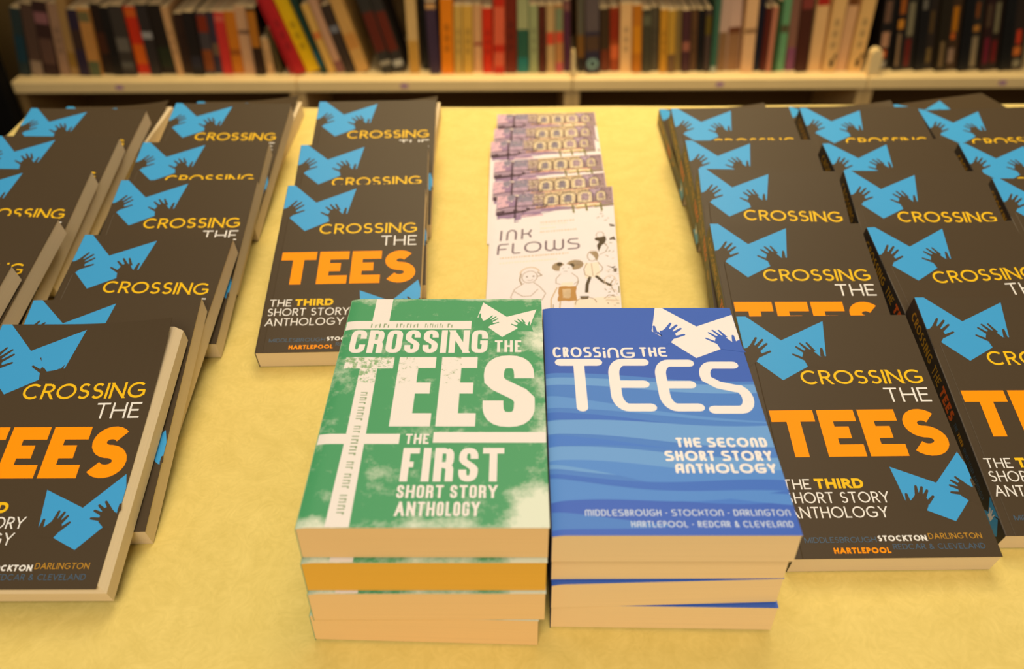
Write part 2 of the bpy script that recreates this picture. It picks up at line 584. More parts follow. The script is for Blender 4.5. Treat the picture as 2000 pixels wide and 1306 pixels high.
BOT_HANDS = (hand_polys([(81, 37.4), (84.4, 39.6), (86.8, 42.0), (90, 45.6), (93.6, 44.2), (95.4, 40.4), (94.4, 35.4), (92.4, 32.2), (80, 33)],
                        [((90.5, 49.7), (89.4, 43.2)), ((94.2, 49.0), (91.6, 42.8)), ((97.0, 46.6), (93.4, 41.4)), ((99.5, 42.2), (94.0, 37.0))], 1.7, 2.8)
             + hand_polys([(80.2, 38.6), (84.6, 39.6), (84, 36), (80, 36)], [((82.7, 44.0), (82.4, 38.8))], 1.8, 3.2)
             + hand_polys([(129, 48.2), (126.4, 49.2), (121.6, 53.6), (118.6, 51.8), (117.4, 47.6), (117.8, 42.6), (121.7, 39.0), (129, 36)],
                          [((118.8, 56.2), (123.0, 50.8)), ((115.1, 53.8), (120.2, 49.6)), ((113.2, 50.2), (119.6, 47.4)), ((112.4, 45.0), (119.4, 44.2))], 1.6, 2.6)
             + hand_polys([(129, 52), (129, 48), (127.6, 49)], [((128.6, 54.4), (128.8, 50))], 1.6, 2.4))

LAY = 0.00003            # printing lies this far above the card

# ------------------------------------------------------------------ the charcoal paperback
BW, BH, BT = 0.129, 0.198, 0.01866


def cover_base(mb, w, h, t, m):
    """card of the front cover with a pressed hinge groove near the spine"""
    z = t
    prof = [(0, t - .0004), (0.0, z - .00035), (.0006, z - .0001), (.0053, z), (.0057, z - .00022), (.0061, z), (w, z), (w, t - .0004)]
    mb.prism(prof, 0, h, m)


def make_third_cover():
    mb = MB()
    cover_base(mb, BW, BH, BT, M['grey'])
    z1, z2, z3 = BT + LAY, BT + 2 * LAY, BT + 3 * LAY
    put(mb, TOP_BOOK, z1, M['sky'])
    put(mb, BOT_BOOK, z1, M['sky'])
    put(mb, TOP_HANDS, z2, M['grey'])
    put(mb, BOT_HANDS, z2, M['grey'])
    put(mb, text_polys('CROSSING', 35.8, 123.4, 133.0, 12.6, 1.75, gap=1.5), z3, M['yellow'])
    put(mb, text_polys('THE', 91.9, 123.4, 117.2, 12.2, 1.35, gap=2.0), z3, M['white'])
    put(mb, text_polys('TEES', 7.0, 123.8, 72.8, 38.0, 9.6, gap=2.6), z3, M['orange'])
    put(mb, text_polys('THE', 4.2, 22.2, 48.4, 7.6, .95, gap=1.1), z3, M['white'])
    put(mb, text_polys('THIRD', 25.2, 56.9, 48.8, 7.4, 1.9, gap=1.0), z3, M['yellow'])
    put(mb, text_polys('SHORT STORY', 3.8, 71.0, 38.2, 8.0, .95, gap=1.0), z3, M['white'])
    put(mb, text_polys('ANTHOLOGY', 3.4, 67.3, 27.6, 8.0, .95, gap=1.0), z3, M['white'])
    put(mb, text_polys('MIDDLESBROUGH', 9.4, 54.2, 10.6, 3.7, .42, gap=.6), z3, M['slate'])
    put(mb, text_polys('STOCKTON', 55.4, 86.0, 11.2, 3.9, .95, gap=.6), z3, M['white'])
    put(mb, text_polys('DARLINGTON', 87.4, 120.8, 12.4, 3.9, .52, gap=.6), z3, M['amber'])
    put(mb, text_polys('HARTLEPOOL', 26.0, 61.2, 3.2, 3.9, .95, gap=.6), z3, M['orange'])
    put(mb, text_polys('REDCAR & CLEVELAND', 63.4, 120.6, 5.6, 3.7, .42, gap=.6), z3, M['slate'])
    return mb


def spine_warp(x, y, z):
    return (x, y, z)


def spine_put(mb, polys, m, h, layer, x=0.0):
    """letters drawn in (along, up) mm: along runs from the head of the spine to its foot, up points to the front cover"""
    for n_, q in enumerate(polys):
        a = sum(q[i][0] * q[(i + 1) % len(q)][1] - q[(i + 1) % len(q)][0] * q[i][1] for i in range(len(q)))
        if abs(a) < 1e-7:
            continue
        if a < 0:
            q = q[::-1]
        mb.poly([(x - .0004 - layer * LAY - (n_ % 16) * 1.4e-6, h - p[0] * MM, p[1] * MM) for p in q], m)


def make_third_spine():
    mb = MB()
    mb.box((-.0004, 0, 0.0), (0.0, BH, BT - .0003), M['spine_grey'])
    spine_put(mb, text_polys('CROSSING', 9, 55, 5.2, 8.2, 1.5, gap=1.1), M['spine_yellow'], BH, 1)
    spine_put(mb, text_polys('THE', 60, 75, 5.2, 8.2, 1.1, gap=1.1), M['spine_yellow'], BH, 1)
    spine_put(mb, text_polys('TEES', 79, 105, 5.0, 8.6, 2.2, gap=1.0), M['spine_red'], BH, 1)
    spine_put(mb, text_polys('THE', 109, 115, 7.4, 3.6, .5, gap=.6), M['slate'], BH, 1)
    spine_put(mb, text_polys('THIRD', 117, 127, 7.4, 3.6, .9, gap=.5), M['amber'], BH, 1)
    spine_put(mb, text_polys('SHORT STORY ANTHOLOGY', 129, 168, 7.4, 3.6, .45, gap=.5), M['slate'], BH, 1)
    spine_put(mb, [[(170, 18), (177, 10), (186, 18.3)], [(177, 10), (170, 3), (190, 1.5), (194, 9), (186, 17)]], M['sky'], BH, 1)
    spine_put(mb, hand_polys([(178, 8), (183, 8), (183, 12), (178, 12)], [((176, 13.5), (180, 10)), ((178.6, 15), (181, 10)), ((182, 15), (182, 10))], .9, 1.4), M['white'], BH, 2)
    return mb


def make_pages(w, h, t, m, back=.0, chamfer=0.0):
    mb = MB()
    x0, x1, y0, y1 = .0002, w - .0006, .0003, h - .0006
    z0, z1 = .00035, t - .00045
    if chamfer:
        # top leaves fan inwards a little at fore-edge and foot
        c = chamfer
        zc = z1 - .0062
        i = len(mb.v)
        mb.v += [(x0, y0, z0), (x1, y0, z0), (x1, y1, z0), (x0, y1, z0), (x0, y0, zc), (x1, y0, zc), (x1, y1, zc), (x0, y1, zc),
                 (x0, y0 + c * .7, z1), (x1 - c, y0 + c * .7, z1), (x1 - c, y1 - c * .3, z1), (x0, y1 - c * .3, z1)]
        s = mb.slot(m)
        for q in ((0, 3, 2, 1), (8, 9, 10, 11), (0, 1, 5, 4), (1, 2, 6, 5), (2, 3, 7, 6), (3, 0, 4, 7), (4, 5, 9, 8), (5, 6, 10, 9), (6, 7, 11, 10), (7, 4, 8, 11)):
            mb.f.append([i + k for k in q])
            mb.mi.append(s)
    else:
        mb.box((x0, y0, z0), (x1, y1, z1), m)
    return mb


def pose_matrix(x, y, z, yaw, tilt, roll=0.0):
    return Matrix.Translation((x, y, z)) @ Matrix.Rotation(yaw, 4, 'Z') @ Matrix.Rotation(tilt, 4, 'X') @ Matrix.Rotation(-roll, 4, 'Y')


third_parts = {
    'front_cover': make_third_cover().mesh('front_cover'),
    'spine': make_third_spine().mesh('spine'),
    'page_block': make_pages(BW, BH, BT, M['pages']).mesh('page_block'),
}
_b = MB()
_b.box((-.0004, .0008, -.00002), (BW - .0012, BH - .0008, .00033), M['grey'])
third_parts['back_cover'] = _b.mesh('back_cover')


def _curl(x, y, z):
    """loose front cover: its upper fore-edge corner lifts off the pages"""
    k = max(0.0, (x - .045) / .084) * max(0.0, (y - .06) / .138)
    return (x - .0035 * max(0, (x - .02) / .109) , y + .0004, z + .0075 * k * k)


_cm = make_third_cover()
# finer card for the lifted cover
_cm2 = MB()
for _i in range(16):
    for _j in range(20):
        xa, xb = .0065 + (BW - .0065) * _i / 16, .0065 + (BW - .0065) * (_i + 1) / 16
        ya, yb = BH * _j / 20, BH * (_j + 1) / 20
        _cm2.poly([(xa, ya, BT), (xb, ya, BT), (xb, yb, BT), (xa, yb, BT)], M['grey'])
        _cm2.poly([(xa, ya, BT - .0004), (xa, yb, BT - .0004), (xb, yb, BT - .0004), (xb, ya, BT - .0004)], M['grey'])
for _j in range(20):
    ya, yb = BH * _j / 20, BH * (_j + 1) / 20
    _cm2.poly([(BW, ya, BT), (BW, ya, BT - .0004), (BW, yb, BT - .0004), (BW, yb, BT)], M['grey'])
    _cm2.poly([(0, ya, BT - .0002), (.0065, ya, BT), (.0065, yb, BT), (0, yb, BT - .0002)], M['grey'])
for _i in range(16):
    xa, xb = .0065 + (BW - .0065) * _i / 16, .0065 + (BW - .0065) * (_i + 1) / 16
    _cm2.poly([(xa, 0, BT), (xa, 0, BT - .0004), (xb, 0, BT - .0004), (xb, 0, BT)], M['grey'])
    _cm2.poly([(xa, BH, BT), (xb, BH, BT), (xb, BH, BT - .0004), (xa, BH, BT - .0004)], M['grey'])
for f, mi in zip(_cm.f[10:], _cm.mi[10:]):
    _cm2.poly([_cm.v[k] for k in f], _cm.mats[mi])
curl_cover = _cm2.mesh('front_cover', _curl)
fan_pages = make_pages(BW + .0010, BH, BT, M['pages'], chamfer=.0042).mesh('page_block')

# front-left corner of the front cover, yaw and tilt of every copy, column by column from back to front
POSES = {
 'A': [(-0.5414, 0.803, 0.0, 0.0), (-0.5371, 0.7107, -0.0402, 0.2117), (-0.5349, 0.6304, -0.0315, 0.2453), (-0.5342, 0.5558, -0.0312, 0.2594), (-0.5405, 0.4737, -0.1006, 0.2695), (-0.5506, 0.4032, -0.1167, 0.2742)],
 'B': [(-0.386, 0.816, 0.0, 0.0), (-0.3773, 0.7227, -0.0215, 0.2097), (-0.3747, 0.6259, 0.0159, 0.2093), (-0.3677, 0.5404, 0.0093, 0.2252), (-0.3751, 0.4433, -0.045, 0.2283), (-0.363, 0.3482, 0.0363, 0.228), (-0.3699, 0.3036, -0.0023, 0.2398, 0.0088)],
 'C': [(-0.215, 0.812, 0.0, 0.0), (-0.2074, 0.7202, 0.0247, 0.2214), (-0.2045, 0.6163, 0.0471, 0.2139), (-0.2046, 0.5295, 0.0242, 0.2216)],
 'D': [(0.179, 0.787, 0.0, 0.0), (0.1792, 0.6962, 0.0246, 0.2237), (0.1776, 0.6145, 0.0046, 0.2362), (0.1669, 0.5435, -0.0505, 0.2724), (0.1701, 0.4503, -0.0054, 0.2485), (0.1724, 0.3289, 0.0077, 0.1985)],
 'E': [(0.3325, 0.792, 0.0, 0.0), (0.3179, 0.6993, 0.0117, 0.2153), (0.3299, 0.6075, 0.085, 0.2327), (0.3077, 0.5371, -0.0188, 0.2751), (0.3186, 0.4418, 0.0809, 0.2552), (0.3106, 0.3458, -0.0008, 0.2281)],
 'F': [(0.515, 0.803, 0.27, 0.0), (0.4601, 0.6991, 0.0661, 0.1954), (0.4581, 0.6105, 0.0251, 0.218), (0.4489, 0.5304, -0.0066, 0.2416)],
}
ROW = {'A': 'the far left row', 'B': 'the second row from left',
       'C': 'the row left of the booklets', 'D': 'the row right of the booklets',
       'E': 'the second row from right', 'F': 'the far right row'}
ORD = ['frontmost', 'second from the front', 'third from the front', 'fourth from the front', 'fifth from the front', 'sixth from the front', 'seventh from the front']
SPECIAL = {('B', 6): 'charcoal paperback with lifted cover corner, frontmost in %s', ('D', 5): 'charcoal paperback showing its whole lower emblem, frontmost in %s',
           ('F', 0): 'charcoal paperback twisted askew, rearmost in %s'}
for col, lst in POSES.items():
    n = len(lst)
    for i, p in enumerate(lst):
        x, y, yaw, tilt = p[:4]
        lift = p[4] if len(p) > 4 else 0.0
        bx = x - math.sin(yaw) * BT * math.sin(tilt)
        by = y + math.cos(yaw) * BT * math.sin(tilt)
        root = empty('paperback_book', pose_matrix(bx, by, lift, yaw, tilt))
        k = n - 1 - i
        lab = 'charcoal paperback with blue emblem, %s in %s' % ('rearmost' if i == 0 else ORD[k], ROW[col])
        if (col, i) in SPECIAL:
            lab = SPECIAL[(col, i)] % ROW[col]
        tag(root, lab, 'book', 'charcoal paperbacks in overlapping rows')
        special = (col, i) == ('B', 6)
        loose = (i == 0 and col in 'ABCDE')
        for nm, me in third_parts.items():
            if (special or loose) and nm == 'front_cover':
                me = curl_cover
            if special and nm == 'page_block':
                me = fan_pages
            o = bpy.data.objects.new(nm, me)
            link(o)
            o.parent = root

# ------------------------------------------------------------------ the green paperback
GW, GH = 0.131, 0.1985
GT = 0.1038 / 4


def soft_edge(amount, width):
    def f(x, y, z):
        d = max(0.0, 1 - x / width)
        return (x, y, z - amount * d * d)
    return f


def grid_cover(mb, w, h, t, m, us):
    for a, b in zip(us[:-1], us[1:]):
        mb.poly([(a, 0, t), (b, 0, t), (b, h, t), (a, h, t)], m)
        mb.poly([(a, 0, t - .0004), (a, h, t - .0004), (b, h, t - .0004), (b, 0, t - .0004)], m)
        mb.poly([(a, 0, t - .0004), (b, 0, t - .0004), (b, 0, t), (a, 0, t)], M['pages'])
        mb.poly([(a, h, t), (b, h, t), (b, h, t - .0004), (a, h, t - .0004)], m)
    mb.poly([(w, 0, t - .0004), (w, h, t - .0004), (w, h, t), (w, 0, t)], m)
    mb.poly([(0, 0, t), (0, h, t), (0, h, t - .0004), (0, 0, t - .0004)], m)


US = [0, .001, .002, .003, .004, .005, .006, .008, .01]


def rect(x0, y0, x1, y1):
    cut = [x0] + [c for c in (1, 2, 3, 4, 5, 6, 8) if x0 < c < x1] + [x1]
    return [[(a, y0), (b, y0), (b, y1), (a, y1)] for a, b in zip(cut[:-1], cut[1:])]


def make_green_cover(t):
    mb = MB()
    grid_cover(mb, GW, GH, t, M['green'], US + [GW])
    z1, z2, z3 = t + LAY, t + 2 * LAY, t + 3 * LAY
    gw = M['gwhite']
    put(mb, rect(17.2, 172.5, 28.6, 198.3), z1, gw)                 # upper upright
    put(mb, rect(0.3, 164.6, 83.8, 173.6), z1, gw)                  # upper bar
    put(mb, rect(-.0 + .3, 59.6, 47.0, 67.6), z1, gw)               # cross bar, left
    put(mb, rect(66.2, 60.6, 130.7, 69.0), z1, gw)                  # cross bar, right
    put(mb, [[(15.0, .3), (27.6, .3), (27.3, 66), (15.9, 66)], [(15.9, 66), (27.3, 66), (26.5, 126), (15.7, 126)]], z1, gw)  # long stem of the T
    put(mb, text_polys('CROSSING', 5.6, 95.2, 140.2, 23.4, 3.9, 'cond', gap=1.6), z2, gw)
    put(mb, text_polys('THE', 99.8, 117.0, 141.0, 12.0, 1.9, 'cond', gap=1.2), z2, gw)
    put(mb, rect(5.4, 125.0, 36.4, 136.0), z2, M['gworn'])          # worn arm of the T
    put(mb, rect(15.7, 112.0, 26.4, 125.0), z2, M['gworn'])
    for xa, xb in ((39.7, 63.6), (66.7, 89.8)):                      # the two big E letters
        put(mb, rect(xa, 73.6, xa + 12.6, 111), z2, gw)
        put(mb, rect(xa, 111, xa + 12.6, 136), z2, M['gfleck'])
        put(mb, rect(xa + 12.6, 125.4, xb - .6, 136), z2, gw)
        put(mb, rect(xa + 12.6, 101.8, xb - 2.4, 111.8), z2, gw)
        put(mb, rect(xa + 12.6, 73.6, xb, 84.6), z2, gw)
    put(mb, text_polys('S', 92.8, 125.6, 73.2, 64.4, 12.4, 'cond'), z2, gw)
    put(mb, text_polys('THE', 50.4, 63.9, 59.6, 8.0, 1.35, 'cond', gap=.9), z2, gw)
    put(mb, text_polys('FIRST', 50.2, 107.0, 31.4, 25.0, 4.3, 'cond', gap=2.2), z2, gw)
    put(mb, text_polys('SHORT STORY', 49.6, 103.6, 19.8, 9.0, 1.5, 'cond', gap=1.0), z2, gw)
    put(mb, text_polys('ANTHOLOGY', 50.0, 94.6, 7.6, 9.6, 1.5, 'cond', gap=1.0), z2, gw)
    # faded small print on the bars
    for (x0, x1, n) in ((17, 31, 5), (34, 50, 7), (53, 66, 8), (68, 73, 2)):
        st = (x1 - x0) / n
        for k in range(n):
            h_ = 4.2 if (k * 7 + n) % 3 else 3.2
            put(mb, rect(x0 + k * st, 166.4, x0 + k * st + st * .28, 166.4 + h_), z2, M['gdust'])
            if (k + n) % 2 == 0:
                put(mb, rect(x0 + k * st, 166.4 + h_ * .8, x0 + k * st + st * .7, 166.4 + h_), z2, M['gdust'])
    for (v0, v1, n) in ((103, 92, 5), (90, 78, 5), (74, 68, 3), (66, 50, 6), (46, 40, 3), (37, 26, 5), (22, 8, 6)):
        st = (v0 - v1) / n
        for k in range(n):
            v = v0 - k * st
            put(mb, rect(19.6, v - st * .32, 23.6, v), z2, M['gdust'])
            if (k + n) % 2:
                put(mb, rect(22.6, v - st * .75, 23.6, v), z2, M['gdust'])
    # emblem
    af = affine([(29, 174), (64.4, 192.5), (22.8, 137.1), (7, 154.4), (43.3, 149.2), (58.6, 157.8)],
                [(107.3, 178.2), (127.4, 186.4), (104.4, 156.4), (94.9, 166.9), (114.9, 165.9), (122.6, 167.0)])
    put(mb, [[(91, 194.4), (107.3, 178.2), (104.4, 156.4), (94.9, 166.9), (87.6, 177.6)],
             [(107.3, 178.2), (127.4, 186.4), (122.6, 167.0), (114.9, 165.9), (104.4, 156.4)]], z1, gw)
    put(mb, [[af(p) for p in q] for q in TOP_HANDS], z2, M['green_plain'])
    put(mb, hand_polys([(86.5, 176.2), (90.4, 177.2), (92, 172), (89, 168), (86, 170)], [((89.4, 181.4), (89.0, 176.6))], 1.2, 2.0), z2, M['green_plain'])
    return mb


def plain_cover_parts(w, h, t, m_spine, m_back, m_pages, front):
    """meshes shared by all books of a stack"""
    parts = {'front_cover': front}
    mb = MB()
    mb.box((-.0004, 0, 0), (0.0, h, t - .0012), m_spine)
    parts['spine'] = mb.mesh('spine')
    mb = MB()
    mb.box((-.0004, .0014, -.00002), (w - .0014, h - .0006, .00033), m_back)
    parts['back_cover'] = mb.mesh('back_cover')
    mb = MB()
    x0, x1, y0, y1, z0, z1 = .0, w - .0005, .0002, h - .0006, .0010, t - .00045
    n = 12
    top = [(x0 + (x1 - x0) * k / n) for k in range(n + 1)]
    prof = [(x1, z0)] + [(x, z1 - (.0011 * max(0, 1 - x / .008) ** 2)) for x in [x1, .01, .008, .006, .004, .002, 0]] + [(x0, z0)]
    prof = [(x0, z0)] + [(x1, z0)] + [(x, z1 - (.0011 * max(0, 1 - x / .008) ** 2)) for x in [x1, .01, .008, .006, .004, .002, 0]]
    mb.prism(prof, y0, y1, m_pages)
    parts['page_block'] = mb.mesh('page_block')
    return parts


def place_book(parts, name, mw, label, cat, group):
    root = empty(name, mw)
    tag(root, label, cat, group)
    for nm, me in parts.items():
        o = bpy.data.objects.new(nm, me)
        link(o)
        o.parent = root
    return root


WARP = soft_edge(.0011, .008)
M['green_spine'] = mat('spine_green', (0.22, 0.40, 0.22, 1), 0.5, var=.3)
g_front = make_green_cover(GT - .0002).mesh('front_cover', WARP)
g_parts = plain_cover_parts(GW, GH, GT - .0002, M['green_spine'], M['green_plain'], M['pages_tan'], g_front)
g_parts_amber = dict(g_parts)
g_parts_amber['page_block'] = g_parts['page_block'].copy()
g_parts_amber['page_block'].materials[0] = M['pages_amber']
for k, (x, y, yaw, lab) in enumerate([(-.1121, .2862, -.0075, 'green and cream paperback lying open to view on top of the green stack'),
                                      (-.1128, .2838, -.006, 'green paperback with amber page edges, second from the top of the green stack'),
                                      (-.1130, .2826, -.006, 'green paperback with tan page edges, third from the top of the green stack'),
                                      (-.1165, .2866, -.036, 'green paperback at the bottom of the green stack, on the yellow cloth')]):
    place_book(g_parts_amber if k == 1 else g_parts, 'paperback_book', pose_matrix(x, y, GT * (3 - k) + .0001, yaw, 0), lab, 'book', 'green paperbacks in the front stack')

# ------------------------------------------------------------------ the blue paperback
LBT = 0.0935 / 4


def make_blue_cover(t):
    mb = MB()
    grid_cover(mb, GW, GH, t, M['bluebase'], US + [GW])
    zs = [t + LAY * (i + 1) for i in range(8)]
    ul = [0, .8, 1.6, 2.4, 3.2, 4, 5, 6.5, 8, 12] + [12 + 119 * k / 30 for k in range(1, 31)]

    def band(top, bot, m, z):
        for a, b in zip(ul[:-1], ul[1:]):
            pa, pb, qa, qb = max(bot(a), 0), max(bot(b), 0), top(a), top(b)
            if qa - pa < .05 and qb - pb < .05:
                continue
            mb.poly([(a * MM, pa * MM, z), (b * MM, pb * MM, z), (b * MM, max(qb, pb) * MM, z), (a * MM, max(qa, pa) * MM, z)], m)

    def wv(v0, v1, a1=0, p1=0, a2=0, p2=0):
        return lambda u: v0 + (v1 - v0) * u / 131 + a1 * math.sin(u / 131 * 2 * math.pi * .9 + p1) + a2 * math.sin(u / 131 * 2 * math.pi * 1.7 + p2)
    zero = lambda u: 0
    band(wv(128.6, 121.2, 1.6, .4), zero, M['wave0'], zs[0])
    seq = [(wv(124.0, 118.2, 1.6, .5), wv(118, 105.5, 1.4, .2), 4), (wv(117, 110, 1.8, .6), wv(108.5, 90, 1.0, .8), 0),
           (wv(107, 84, 1.5, 1.0), wv(97, 84, 1.2, .2), 1), (wv(93, 76, 1.8, .2), wv(86.5, 82, 1.0, .3), 2),
           (wv(85.5, 82, 1.8, .2), wv(74, 64, 2.0, .4), 4), (wv(73, 56, 1.6, .8), wv(64, 62, 2.0, .2), 5),
           (wv(63.6, 56, 2.2, .3), wv(46, 42, 3.0, 2.6), 4), (wv(52, 46, 2.6, .6), wv(49, 20, 2.4, .8), 3),
           (wv(42, 36, 2.4, 2.4), wv(39, 26, 2.0, 2.2), 2), (wv(38, 28, 2.4, 2.2), wv(20, 30, 3.0, 1.0), 3),
           (wv(30, 22, 3.0, 2.6), wv(24, 18, 2.0, 1.6), 5), (wv(23, 24, 2.6, .2), wv(12, 0, 2.0, 1.6), 6), (wv(14, 3, 2.0, 1.6), zero, 0),
           (wv(2, 14, 2.0, 2.0), zero, 6)]
    for i, (a, b, w) in enumerate(seq):
        band(a, b, M['wave%d' % w], zs[1] + LAY * .3 * (i % 5))
    zt = t + LAY * 4
    zt2 = t + LAY * 5
    bw = M['bluewhite']
    af = affine([(29, 174), (64.4, 192.5), (22.8, 137.1), (7, 154.4), (43.3, 149.2)],
                [(104.2, 177.2), (131.2, 190.6), (98.7, 143.8), (84.1, 160.6), (116.9, 153.2)])
    put(mb, [[(78.4, 198.3), (83.2, 198.3), (104.2, 177.2), (98.7, 143.8), (84.1, 160.6), (73.0, 172.2), (76, 186)],
             [(104.2, 177.2), (130.8, 190.4), (130.8, 163), (116.9, 153.2), (98.7, 143.8)]], zt, bw)
    put(mb, [[af(p) for p in q] for q in TOP_HANDS], zt2, M['bluebase'])
    put(mb, hand_polys([(73.8, 171.3), (77.8, 171.4), (79.6, 166.4)], [((75.2, 177.4), (75.4, 171.4))], 1.7, 2.8), zt2, M['bluebase'])
    put(mb, text_polys('CROSS', 5.2, 37.0, 144.6, 10.6, 1.7, 'techno', gap=1.2), zt, bw)
    put(mb, text_polys('iNG', 38.2, 59.0, 144.0, 10.6, 1.7, 'techno', gap=1.2), zt, bw)
    put(mb, text_polys('THE', 62.4, 80.2, 145.2, 9.8, 1.7, 'techno', gap=1.2), zt, bw)
    put(mb, text_polys('T', 6.2, 37.0, 93.6, 49.6, 7.0, 'techno'), zt, bw)
    put(mb, text_polys('E', 40.0, 67.2, 93.6, 49.6, 7.0, 'techno'), zt, bw)
    put(mb, text_polys('E', 69.8, 96.4, 93.6, 48.6, 7.0, 'techno'), zt, bw)
    put(mb, text_polys('S', 98.0, 127.8, 91.6, 48.6, 7.0, 'techno'), zt, bw)
    put(mb, text_polys('THE SECOND', 74.4, 127.4, 63.6, 7.8, 1.75, 'techno', gap=.9), zt, bw)
    put(mb, text_polys('SHORT STORY', 66.4, 128.0, 52.8, 8.0, 1.75, 'techno', gap=.9), zt, bw)
    put(mb, text_polys('ANTHOLOGY', 71.0, 128.2, 43.4, 7.4, 1.75, 'techno', gap=.9), zt, bw)
    put(mb, text_polys('MIDDLESBROUGH - STOCKTON - DARLINGTON', 18.0, 128.0, 13.0, 4.4, .62, 'techno', gap=.6), zt, M['paleblue'])
    put(mb, text_polys('HARTLEPOOL - REDCAR & CLEVELAND', 42.0, 127.8, 5.4, 4.2, .62, 'techno', gap=.6), zt, M['paleblue'])
    return mb


b_front = make_blue_cover(LBT - .0002).mesh('front_cover', WARP)
b_parts = plain_cover_parts(GW, GH, LBT - .0002, M['navy'], M['bluebase'], pages_mat('page_edges_peach', (0.92, 0.66, 0.33, 1)), b_front)
for k, (x, y, yaw, lab) in enumerate([(.0206, .2884, -.0065, 'blue paperback with wave pattern lying on top of the blue stack'),
                                      (.0212, .2938, -.001, 'blue paperback second from the top of the blue stack'),
                                      (.0216, .2912, .024, 'blue paperback third from the top of the blue stack'),
                                      (.0220, .2940, -.022, 'blue paperback at the bottom of the blue stack, on the yellow cloth')]):
    place_book(b_parts, 'paperback_book', pose_matrix(x, y, LBT * (3 - k) + .0001, yaw, 0), lab, 'book', 'blue paperbacks in the front stack')

# ------------------------------------------------------------------ illustrated booklets
IW, IH, IT = 0.118, 0.202, 0.0013
DROLL = 0.021


